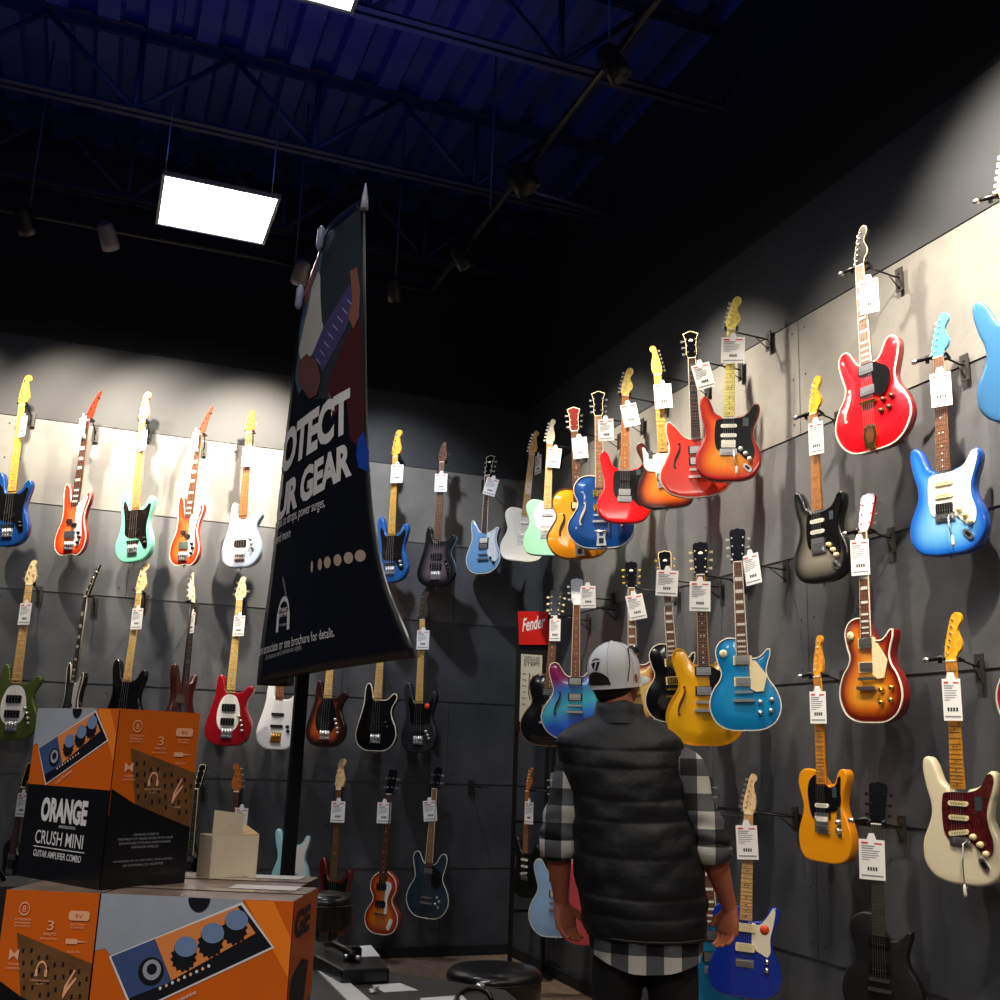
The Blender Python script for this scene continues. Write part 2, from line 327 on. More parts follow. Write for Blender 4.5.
def guitar(g):
    """g: dict of the spec; returns root at body bottom, local front = -y"""
    kind = g['k']; mx = -1 if g.get('lefty') else 1; hm = mx*(-1 if g.get('hflip') else 1)
    wide = g.get('wide', 1.0)*(.92 if g['w'] == 'L' else 1)
    bz, sc, T, nw = PRM[kind]; sc = g.get('scale', sc); bz = g.get('bz', bz); nut = bz+sc
    hd = g['h']; bass = hd in ('B4', 'J4', 'MM4', 'PT', 'V4')
    me, pts, fy, Tm = body_mesh(kind, mx, wide)
    root = thing(g['name'], g['label'], 'bass guitar' if bass else 'electric guitar', None, g['group'])
    mb = me.copy(); top = g['mat']; side = g.get('side') or top
    mb.materials.append(top); mb.materials.append(side)
    link('body', mb, root)
    F = -Tm/2-.004 if kind in ('LP', 'ES', 'HB', 'VB') else -Tm/2   # front plane height
    if g.get('bind'):
        m = MB(); n = len(pts); c = Vector((0, .2))
        o = len(m.v)
        ring = []
        for i in range(n):
            t = (pts[(i+1) % n]-pts[i-1]).normalized(); nr = Vector((t.y, -t.x))
            ring.append((pts[i], nr))
        yb = -Tm/2
        dy0, dy1, w = (.002 if kind != 'S' else 0), .0075, .0035
        for p, nr in ring:
            a = p+nr*.0012; b = p-nr*w
            m.v += [Vector((b.x, yb+.0005, b.y)), Vector((a.x, yb+.0012, a.y)), Vector((a.x, yb+dy1, a.y)), Vector((b.x, yb+dy1, b.y))]
        for i in range(n):
            j = (i+1) % n
            for k in range(4): m.f.append([4*i+k, 4*j+k, 4*j+(k+1) % 4, 4*i+(k+1) % 4]); m.m.append(0); m.sm.append(False)
        m.build('binding', g['bind'] if g['bind'] is not True else CREAM, root)
    FB = F-(.010 if kind in ('LP', 'ES', 'HB', 'VB') else .006)   # fretboard surface
    # neck
    fe = (bz+sc*2**(-(20 if bass else 22)/12)) if kind != 'VB' else 320
    w0, w1 = nw/2000, (nw+14)/2000 if not bass else (nw+20)/2000
    m = MB(); heel = {'LP': .31, 'ES': .37, 'HB': .37}.get(kind, .34)
    for z, w, dep in ((nut/1000, w0, .017), ((nut+heel*1000)/2000, (w0+w1)/2, .020), (heel, w1, .023)):
        for k in range(9):
            a = PI*k/8; m.v.append(Vector((w*math.cos(a), FB+.005+dep*math.sin(a), z)))
    for i in range(2):
        for k in range(8): m.f.append([i*9+k, i*9+k+1, (i+1)*9+k+1, (i+1)*9+k]); m.m.append(0); m.sm.append(True)
        m.f.append([i*9+8, i*9, (i+1)*9, (i+1)*9+8]); m.m.append(0); m.sm.append(False)
    m.f += [list(range(9)), list(range(18, 27))[::-1]]; m.m += [0, 0]; m.sm += [False]*2
    m.build('neck', g['neck'], root)
    m = MB(); vs = []
    for z, w in ((fe/1000, w1), (nut/1000, w0)):
        for y in (FB, FB+.0055): vs += [(-w, y, z), (w, y, z)]
    m.add(vs, [(0, 1, 5, 4), (2, 6, 7, 3), (0, 4, 6, 2), (1, 3, 7, 5), (0, 2, 3, 1), (4, 5, 7, 6)], 0)
    nf = 20 if bass else 22
    def zw(z): t = (z-fe/1000)/((nut-fe)/1000); return w1+(w0-w1)*t
    fz = [(bz+sc*2**(-i/12))/1000 for i in range(nf+1)]
    for z in fz[1:]: w = zw(z); m.box(-w, w, FB-.0009, FB, z-.001, z+.001, 1)
    for i in (3, 5, 7, 9, 12, 15, 17, 19, 21):
        if i > nf: continue
        z = (fz[i]+fz[i-1])/2; h = abs(fz[i-1]-fz[i])
        inl = g.get('inlay', 'dot')
        if inl == 'block':
            w = zw(z)*.72; m.box(-w, w, FB-.0004, FB, z-h*.3, z+h*.3, 2)
        elif inl == 'dot':
            xs = (-.008, .008) if i == 12 else (0,)
            for x in xs: m.bev(x-.0032, x+.0032, FB-.0004, FB, z-.0032, z+.0032, .003, 2)
    if g.get('fbind'):
        for s_ in (-1, 1):
            m.add([(s_*(w1+.0005), FB-.0003, fe/1000), (s_*(w1-.003), FB-.0003, fe/1000), (s_*(w0-.003), FB-.0003, nut/1000), (s_*(w0+.0005), FB-.0003, nut/1000),
                   (s_*(w1+.0005), FB+.004, fe/1000), (s_*(w0+.0005), FB+.004, nut/1000)], [(0, 1, 2, 3), (0, 3, 5, 4)], 3)
    dark = g['fb']; inm = BLACKP if g.get('light_fb', dark is g['neck']) else WHITEP
    m.build('fretboard', [dark, NICKEL, inm, g.get('bind') if g.get('bind') not in (None, True) else CREAM], root, recalc=False)
    MB().box(-w0, w0, FB-.002, FB+.004, nut/1000, nut/1000+.005).build('nut', g.get('nutm', WHITEP), root)
    # headstock
    hp = [(q.x*hm/1000, q.y/1000) for q in catmull(HEAD[hd], 4)]
    tilt = {'G6': 12, 'GR': 12, 'PT': 12, 'V4': 12}.get(hd, 0)
    HM = Matrix.Translation((0, FB+.006, nut/1000+.003))@Matrix.Rotation(math.radians(-tilt), 4, 'X')
    hs = MB().prism(hp, 0, .014).xf(HM).build('headstock', [g.get('head', g['neck'])], root)
    if g.get('hbind'):
        m = MB(); n = len(hp)
        cx, cz = 0, HLEN[hd]/2000
        for x, z in hp: m.v += [Vector((x, -.0006, z)), Vector((cx+(x-cx)*.90, -.0006, cz+(z-cz)*.95))]
        for i in range(n): j = (i+1) % n; m.f.append([2*i, 2*j, 2*j+1, 2*i+1]); m.m.append(0); m.sm.append(False)
        m.xf(HM).build('headstock_binding', CREAM, hs, recalc=False)
    if g.get('logo'):   # little ornament on the headstock face
        m = MB(); m.prism([(-.013, .120), (0, .128), (.013, .120), (.010, .112), (-.010, .112)], -.0008, .001).xf(HM).build('headstock_ornament', WHITEP if g['logo'] == 1 else g['logo'], hs)
    tm = g.get('tun', CHROME); cap = 1
    for s_, x, z in TUN[hd]:
        x = x*hm/1000; z = z/1000; sx = s_*hm; big = 1.35 if bass else 1
        m = MB()
        px = x-sx*(.011 if not bass else .014)
        m.tube([HM@Vector((px, -.006*big, z)), HM@Vector((px, .013, z))], .0035*big, 8)
        m.tube([HM@Vector((px, .018, z)), HM@Vector((x+sx*.010*big, .018, z))], .0022*big, 6)
        e = HM@Vector((x+sx*.0145*big, .018, z))
        m.box(e.x-.007*big, e.x+.007*big, e.y-.0025*big, e.y+.0025*big, e.z-.006*big, e.z+.006*big)
        m.build('tuning_peg', tm, root)
    # pickguard
    pg = g.get('pg')
    gz = lambda: F-.0012
    if pg:
        shp, pm = pg
        up = .008 if kind in ('LP', 'ES', 'HB', 'VB') and shp != 'MM' else .0015
        o = flat(root, 'pickguard', GUARD[shp], F-up-.002, F-up+.0005, pm, mx, wide=wide if shp in ('OF', 'SBG') else 1)
        if g.get('sticker'):
            sx_, sz_ = g['sticker']
            MB().lathe([(.021, 0), (.021, .0008), (0, .0009)], 24, M=Matrix.Translation((sx_/1000, F-.0045, sz_/1000))@Matrix.Rotation(PI/2, 4, 'X')).build('round_sticker', mat('orange_sticker', 'e8472a', .5), o)
    P0 = F-(.0035 if pg else .001)
    # pickups
    for t_, z, cm, *rest in g['pu']:
        off = rest[0] if rest else 0; ang = rest[1] if len(rest) > 1 else 0
        z = z/1000; m = MB(); y1 = F+.001
        A = Matrix.Translation((off*mx/1000, 0, z))@Matrix.Rotation(math.radians(ang*mx), 4, 'Y')
        if t_ == 'sc':
            m.bev(-.040, .040, P0-.006, y1, -.009, .009, .008, 0, A)
            for i in range(6): m.bev(-.027+i*.0104, -.0225+i*.0104, P0-.0068, y1, -.0022, .0022, .002, 1, A)
            mats = [cm, NICKEL]
        elif t_ == 'hb':
            if len(rest) < 3: m.bev(-.044, .044, P0-.004, y1, -.022, .022, .003, 2, A)
            m.bev(-.035, .035, P0-.009, y1, -.019, .019, .003, 0, A)
            for i in range(6): m.bev(-.027+i*.0104, -.0225+i*.0104, P0-.0098, y1, -.0115, -.007, .002, 1, A)
            mats = [cm, BLACKP if cm in (CHROME, GOLD, NICKEL) else NICKEL, g.get('ring', BLACKP)]
        elif t_ == 'p90':
            m.bev(-.043, .043, P0-.008, y1, -.0175, .0175, .007, 0, A)
            for i in range(6): m.bev(-.027+i*.0104, -.0235+i*.0104, P0-.0088, y1, -.0018, .0018, .0015, 1, A)
            mats = [cm, NICKEL]
        elif t_ == 'p':
            m.bev(-.045, -.001, P0-.009, y1, .002, .030, .005, 0, A); m.bev(.001, .045, P0-.009, y1, -.026, .002, .005, 0, A)
            for i in range(4): m.bev(-.038+i*.012, -.034+i*.012, P0-.0098, y1, .014, .018, .002, 1, A)
            mats = [cm, NICKEL]
        elif t_ == 'j':
            m.bev(-.046, .046, P0-.009, y1, -.0095, .0095, .004, 0, A)
            for i in range(8): m.bev(-.036+i*.010, -.032+i*.010, P0-.0098, y1, -.002, .002, .002, 1, A)
            mats = [cm, NICKEL]
        elif t_ == 'mm':
            m.bev(-.047, .047, P0-.009, y1, -.023, .023, .006, 0, A)
            for j in (-.011, .011):
                for i in range(4): m.bev(-.034+i*.0205, -.0275+i*.0205, P0-.0098, y1, j-.0035, j+.0035, .0032, 1, A)
            mats = [cm, NICKEL]
        m.build('pickup', mats, root)
    # bridge
    hw = g.get('hw', CHROME); br = g.get('br', 'tom'); z = bz/1000; m = MB(); y1 = F+.001
    if br == 'trem':
        m.bev(-.042, .042, F-.006, y1, z-.022, z+.012, .003)
        for i in range(6): m.box(-.031+i*.0107, -.0225+i*.0107, F-.012, F-.004, z-.012, z+.006)
        if g.get('arm', True):
            m.tube([(.030*mx, F-.012, z), (.030*mx, F-.03, z-.01), (.032*mx, F-.034, z-.05), (.045*mx, F-.034, z-.10)] if not g.get('armdown') else [(.030*mx, F-.012, z), (.028*mx, F-.03, z-.01), (.026*mx, F-.034, z-.08), (.028*mx, F-.034, z-.16)], .0028, 8)
            e = Vector((.045*mx, F-.034, z-.10)) if not g.get('armdown') else Vector((.028*mx, F-.034, z-.16))
            m.tube([e+Vector((0, 0, .012)), e, e+Vector((.002*mx, 0, -.022)), e+Vector((.002*mx, 0, -.03))], [.003, .006, .0065, .003], 8, 1)
    elif br == 'hard':
        m.bev(-.040, .040, F-.004, y1, z-.02, z+.014, .003)
        for i in range(6): m.box(-.031+i*.0107, -.0225+i*.0107, F-.011, F-.003, z-.01, z+.008)
    elif br == 'tele':
        m.bev(-.041, .041, F-.004, y1, z-.028, z+.060, .003)
        m.box(-.041, -.039, F-.012, F, z-.028, z+.058); m.box(.039, .041, F-.012, F, z-.028, z+.058)
        for i in range(3): m.box(-.032+i*.0215, -.0135+i*.0215, F-.012, F-.003, z-.010, z+.006)
        m.bev(-.036, .036, F-.010, y1, z+.022, z+.042, .006, 1)
    elif br == 'tom':
        m.bev(-.043, .043, F-.017, F-.006, z-.006, z+.006, .005)
        for s_ in (-1, 1): m.tube([(s_*.037, F-.014, z), (s_*.037, F+.002, z)], .006, 10)
        if not g.get('trap'):
            m.bev(-.050, .050, F-.018, F-.006, z-.046, z-.032, .006)
            for s_ in (-1, 1): m.tube([(s_*.043, F-.014, z-.039), (s_*.043, F+.002, z-.039)], .006, 10)
    elif br == 'bass':
        m.bev(-.040, .040, F-.004, y1, z-.034, z+.028, .003)
        for i in range(4): m.tube([(-.0285+i*.019, F-.009, z-.024), (-.0285+i*.019, F-.009, z+.022)], .0065, 8)
        m.box(-.040, .040, F-.016, F-.002, z-.036, z-.032)
    elif br == 'vb':
        m.bev(-.045, .045, F-.016, F-.004, z-.005, z+.005, .002)
    m.build('bridge', [hw, g.get('armtip', WHITEP)], root)
    if g.get('bigsby'):
        m = MB(); zz = .0
        m.prism([(-.030, .012), (.030, .012), (.024, .062), (.033, .105), (.018, .110), (.010, .070), (-.010, .070), (-.018, .110), (-.033, .105), (-.024, .062)], F-.012, F-.003)
        m.tube([(-.038, F-.014, .098), (.038, F-.014, .098)], .007, 10)
        m.tube([(.03, F-.02, .098), (.045, F-.035, .11), (.05, F-.035, .16), (.045, F-.035, .20)], .004, 8)
        m.build('vibrato_tailpiece', [CHROME], root)
        MB().bev(-.014, .014, F-.013, F-.003, .024, .058, .005).build('tailpiece_inset', BLACKP, root)
    if g.get('trap'):
        m = MB(); gm = g['trap']
        m.prism([(-.020, .005), (.020, .005), (.034, .055), (.030, .098), (.014, .110), (-.014, .110), (-.030, .098), (-.034, .055)], F-.012, F-.004)
        m.build('tailpiece', [gm], root)
        MB().prism([(-.012, .03), (.012, .03), (.02, .06), (.012, .092), (-.012, .092), (-.02, .06)], F-.0135, F-.010).build('tailpiece_inset', wood('5a2a12'), root)
    # strings
    ns = 4 if bass else 6; m = MB(); zs = (bz-5)/1000 if br not in ('vb',) else .03
    if g.get('bigsby') or g.get('trap'): zs = .098
    if not g.get('nostr'):
        for i in range(ns):
            t = i/(ns-1)-.5; r_ = (.0011 if bass else .0006)
            xb, xn = t*(.057 if bass else .052), t*(.034 if bass else .035)
            m.tube([(xb, F-.015, zs), (xb, F-.015, (bz)/1000), (xn, FB-.002, nut/1000)], r_, 3, cap=False)
        m.build('strings', STRING, root)
    # f holes
    for x, z in g.get('fh', []):
        for sgn, side_ in ((1, 'l'),):
            m = MB(); s_ = 1 if x > 0 else -1; L = []
            for i in range(13):
                t = i/12-.5; L.append(Vector((x/1000+s_*(.018*math.sin(-t*PI*1.1))*1.0, 0, z/1000+t*.13)))
            wv = [.0015, .003, .0042, .005, .006, .007, .0075, .007, .006, .005, .0042, .003, .0015]
            lf = [(p.x-w, p.z) for p, w in zip(L, wv)]; rt = [(p.x+w, p.z) for p, w in zip(L, wv)]
            fd = F-.0045 if kind in ('HB', 'ES') else F-.0008
            m.prism(lf+rt[::-1], fd, fd+.004)
            for e, sg in ((L[0], s_), (L[-1], -s_)):
                m.lathe([(.0065, 0), (.0065, .004)], 12, M=Matrix.Translation((e.x-sg*.004, fd+.004, e.z))@Matrix.Rotation(PI/2, 4, 'X'))
            m.build('f_hole', mat('f_hole_dark', g.get('fhc', '120806'), .8), root)
    # knobs
    km = g.get('km', BLACKP)
    for x, z in g.get('kn', []):
        x *= wide
        MB().lathe([(.012, 0), (.0115, .006), (.009, .016), (0, .0165)], 16, M=Matrix.Translation((x*mx/1000, P0+.001, z/1000))@Matrix.Rotation(PI/2, 4, 'X')).build('knob', km, root)
    if g.get('plate'):   # control plate (x,z,w,h,ang)
        x, z, w, h, an = g['plate']
        A = Matrix.Translation((x*mx/1000, 0, z/1000))@Matrix.Rotation(math.radians(an*mx), 4, 'Y')
        MB().bev(-w/2000, w/2000, F-.0035, F, -h/2000, h/2000, min(w, h)/2100, 0, A).build('control_plate', g.get('platem', CHROME), root)
    if g.get('jack'):
        x, z, an = g['jack']
        A = Matrix.Translation((x*mx/1000, 0, z/1000))@Matrix.Rotation(math.radians(an*mx), 4, 'Y')
        m = MB().bev(-.012, .012, F-.006, F, -.026, .026, .0115, 0, A); m.bev(-.007, .007, F-.0066, F-.005, -.014, .014, .0065, 1, A)
        m.build('jack_plate', [CHROME, BLACKP], root)
    if g.get('badge'):
        x, z, w, h = g['badge']
        MB().box((x-w/2)/1000, (x+w/2)/1000, P0-.001, P0, (z-h/2)/1000, (z+h/2)/1000).build('swatch_label', mat('blue_grey_label', '2c3c42', .5), root)
    if g.get('disc'):   # rhythm / treble ring
        x, z = g['disc']
        MB().lathe([(.019, 0), (.019, .001), (.008, .0015), (0, .0015)], 20, M=Matrix.Translation((x/1000, F-.003, z/1000))@Matrix.Rotation(PI/2, 4, 'X')).build('switch_ring', CREAM, root)
        MB().tube([(x/1000, F-.003, z/1000), (x/1000, F-.016, z/1000+.004)], .0025, 6).build('toggle_switch', CHROME, root)
    # strap buttons
    for bx, bzz in ((0, -.004),):
        MB().tube([(0, 0, .002), (0, 0, -.008), (0, 0, -.012)], [.004, .004, .008], 10).build('strap_button', hw, root)
    root['_len'] = (nut+3+HLEN[hd]*math.cos(math.radians(tilt)))/1000; root['_nut'] = nut/1000
    hx = max(HEAD[hd], key=lambda p: p[1])[0]*hm/1000
    L = root['_len']; nutz = root['_nut']; del root['_len']; del root['_nut']
    return root, L, nutz, hx

def project_len(B, L): return Vector(pix(B+Vector((0, 0, L))))-Vector(pix(B))
def place(g):
    root, L, nutz, hx = guitar(g)
    tp, bp = Vector(g['top']), Vector(g['bot'])
    target = (tp-bp).length
    if g['w'] == 'L':
        B = on(bp.x, bp.y, 1, -g.get('off', .24))
    else:
        best = None
        for i in range(60):
            o = .14+i*.006
            P = on(bp.x, bp.y, 0, -o); e = abs(project_len(P, L).length-target)
            if best is None or e < best[0]: best = (e, P)
        B = best[1]
        if 'off' in g: B = on(bp.x, bp.y, 0, -g['off'])
    s = target/project_len(B, L).length
    to = CAM-B; base = math.atan2(to.y, to.x)+PI/2      # yaw at which local -y faces the camera
    yaw = base-math.radians(g.get('turn', 0))
    # lean in the plane of the guitar
    tx = project_len(B, L*s).x; D = (B-CAM).dot(_f)
    want = ((tp-bp).x-tx)*D/FPX; ct = max(.35, math.cos(math.radians(g.get('turn', 0))))
    lean = max(-.16, min(.16, (want/ct/(L*s)-hx/L)))
    if g['w'] == 'L' and 'lean' not in g: lean = max(-.05, min(.05, lean))
    if 'lean' in g: lean = math.radians(g['lean'])
    root.matrix_world = Matrix.Translation(B)@Matrix.Rotation(yaw, 4, 'Z')@Matrix.Rotation(lean, 4, 'Y')@Matrix.Diagonal((s, s, s, 1))
    MW = root.matrix_world
    print('GUITAR', g['short'], 'scale %.2f' % s, 'off %.2f' % (-B.y if g['w'] == 'L' else -B.x), 'lean %.1f' % math.degrees(lean))
    T = PRM[g['k']][2]/1000
    if not g.get('nohang'): hanger(g, MW, nutz, T, s)
    if g.get('tag'): price_tag(g, MW, T)
    return root
def hanger(g, MW, nutz, T, s):
    nk = MW@Vector((0, -T/2+.012, nutz+.012))     # behind the neck, just above the nut
    side = (MW.to_3x3()@Vector((1, 0, 0))).normalized(); fr = (MW.to_3x3()@Vector((0, -1, 0))).normalized()
    if g['w'] == 'L': wallp = Vector((nk.x+.05, -.02, nk.z-.03)); nrm = Vector((0, -1, 0))
    else: wallp = Vector((-.02, nk.y, nk.z-.02)); nrm = Vector((-1, 0, 0))
    h = thing('guitar_hanger', 'black metal wall hanger holding up '+g['short'], 'guitar hanger', Matrix.Translation(wallp), g['hgroup'])
    I = Matrix.Translation(-wallp)
    bk = nk-fr*(.035*s)
    m = MB(); t = nrm.cross(Vector((0, 0, 1)))
    def bx(m, c, a, b, cc, ha, hb, hc):
        vs = [c+a*sa*ha+b*sb*hb+cc*sc_*hc for sa in (-1, 1) for sb in (-1, 1) for sc_ in (-1, 1)]
        m.add(vs, [(0, 1, 3, 2), (4, 6, 7, 5), (0, 4, 5, 1), (2, 3, 7, 6), (0, 2, 6, 4), (1, 5, 7, 3)])
    up = Vector((0, 0, 1))
    bx(m, wallp+nrm*.004-up*.01, t, up, nrm, .022, .055, .003)
    m.tube([wallp+nrm*.008+up*.02, wallp+nrm*.012+up*.02], .006, 8); m.tube([wallp+nrm*.008-up*.045, wallp+nrm*.012-up*.045], .006, 8)
    m.xf(I).build('wall_plate', mat('dark_steel', '3a3836', .5, .6), h)
    m = MB(); m.tube([wallp+nrm*.006, wallp+nrm*.03, bk], .0042, 8)
    m.tube([wallp+nrm*.006-up*.055, wallp+(bk-wallp)*.38-up*.001], .003, 6)
    m.xf(I).build('arm', BLACKM, h)
    w = .030*s; m = MB()
    m.tube([nk+side*w+fr*.018+up*.004, nk+side*w-up*.004, bk+side*w*.6-up*.006, bk-up*.004, bk-side*w*.6-up*.006, nk-side*w-up*.004, nk-side*w+fr*.018+up*.004], .0065, 8)
    m.xf(I).build('yoke', BLACKP, h)
    if g.get('clip'):
        m = MB(); a = nk-side*w; e = a-side*.06+fr*.02-up*.004
        m.tube([a, a-side*.02+up*.006, e], [.008, .011, .007], 8)
        m.tube([a-side*.028+up*.012, a-side*.028-up*.016], .008, 8)
        m.xf(I).build('security_clip', BLACKP, h)
        m = MB(); m.tube([e, e-side*.008, e-side*.022, e-side*.026], [.007, .011, .010, .004], 12)
        m.xf(I).build('clip_knob', CHROME, h)
def price_tag(g, MW, T):
    u, v = g['tag'][:2]; turn = g['tag'][2] if len(g['tag']) > 2 else g.get('turn', 0); rl = g['tag'][3] if len(g['tag']) > 3 else 0
    # find the point on the plane just in front of the neck that lies at that pixel
    nrm = (MW.to_3x3()@Vector((0, -1, 0))).normalized(); P0 = MW@Vector((0, -T/2-.026, .6))
    q = ray(u, v); k = (P0-CAM).dot(nrm)/q.dot(nrm); P = CAM+q*k
    to = CAM-P; yaw = math.atan2(to.y, to.x)+PI/2-math.radians(turn)
    W, H = g.get('tsz', (.098, .155))
    M = Matrix.Translation(P)@Matrix.Rotation(yaw, 4, 'Z')@Matrix.Rotation(math.radians(rl), 4, 'Y')
    r = thing('price_tag', 'white price tag hanging on '+g['short'], 'price tag', M, g['tgroup'])
    w, h = W/2, H/2
    MB().prism([(-w, -h), (w, -h), (w, h-.012), (.018, h-.012), (.010, h+.012), (-.010, h+.012), (-.018, h-.012), (-w, h-.012)], -.0008, .0008).build('card', TAGW, r)
    m = MB()
    for i, (a, b) in enumerate(((.1, .62), (.1, .55), (.1, .8), (.1, .72), (.1, .78), (.1, .66), (.1, .4))):
        z = h-.040-i*.0085; m.box(-w+W*a, -w+W*b, -.0014, -.0008, z, z+(.003 if i > 1 else .0045))
    m.build('printed_lines', INK, r)
    MB().box(-w+W*.08, w-W*.08, -.0014, -.0008, -h+.012, -h+.018).build('bottom_line', INK, r)
    m = MB(); m.box(-w+W*.1, -w+W*.35, -.0014, -.0008, h-.030, h-.022); MB().box(w-W*.4, w-W*.1, -.0014, -.0008, h-.030, h-.024).build('red_mark', INKR, r)
    m.build('red_heading', INKR, r)
    m = MB()
    for i in range(4): m.box(-.018+i*.010, -.011+i*.010, -.0014, -.0008, -h+.034, -h+.048)
    m.build('price_mark', INKD, r)
    m = MB(); m.tube([(0, 0, h), (0, .006, h+.03)], .0008, 4); m.build('loop', BLACKP, r)
# ---------------------------------------------------------------- the guitars
MAPLE, MAPLE2, ROAST = wood('e3bd74'), wood('edb24a'), wood('9a5f2c')
ROSE, ROSE2, EBONY = wood('4a2a18'), wood('6b4023'), wood('1c1412')
BLK = paint('08080a', rough=.2); BG = mat('black_guard', '0b0b0c', .25, coat=.5); WG = mat('white_guard', 'f0efe9', .3, coat=.4)
CG = mat('cream_guard', 'ecdcae', .35, coat=.3); TORT = mat('tortoise_guard', '4a1216', .25, coat=.6, noise_=.5, nscale=70)
PEARL = mat('pearl_guard', 'd9dfe2', .25, coat=.6, noise_=.12, nscale=50)
WB = mat('white_binding', 'f3ead6', .35)
sun3 = burst_mat('cherry_orange_burst', [(0, '7a0d08'), (.018, 'c8200e'), (.05, 'ee6a14'), (.09, 'f59a2c')])
redsun = burst_mat('orange_red_burst', [(0, '9a160c'), (.02, 'e03a14'), (.05, 'f4601e'), (.08, 'f77a2c')])
GL, GR_, = 'basses hanging on the left wall', 'electric guitars hanging on the right wall'
def G(short, name, w, **k):
    bass = k['h'] in ('B4', 'J4', 'MM4', 'PT', 'V4')
    k.update(short='the '+short, name=name, w=w)
    k.setdefault('fb', k['neck']); k.setdefault('pu', [])
    k['hgroup'] = 'hangers on the left wall' if w == 'L' else 'hangers on the right wall'
    k['tgroup'] = 'price tags on the left wall instruments' if w == 'L' else 'price tags on the right wall instruments'
    k['group'] = GL if w == 'L' else GR_
    return k
P3 = [('p', 210, BLACKP), ('j', 135, BLACKP)]
SSS = [('sc', 285, WHITEP), ('sc', 235, WHITEP), ('sc', 182, WHITEP, -3, -10)]
HH = lambda c=CHROME: [('hb', 331, c), ('hb', 229, c)]
LPK = [(75, 132), (128, 142), (72, 82), (122, 92)]
MMK = [(82, 190), (96, 160), (106, 130), (112, 100)]
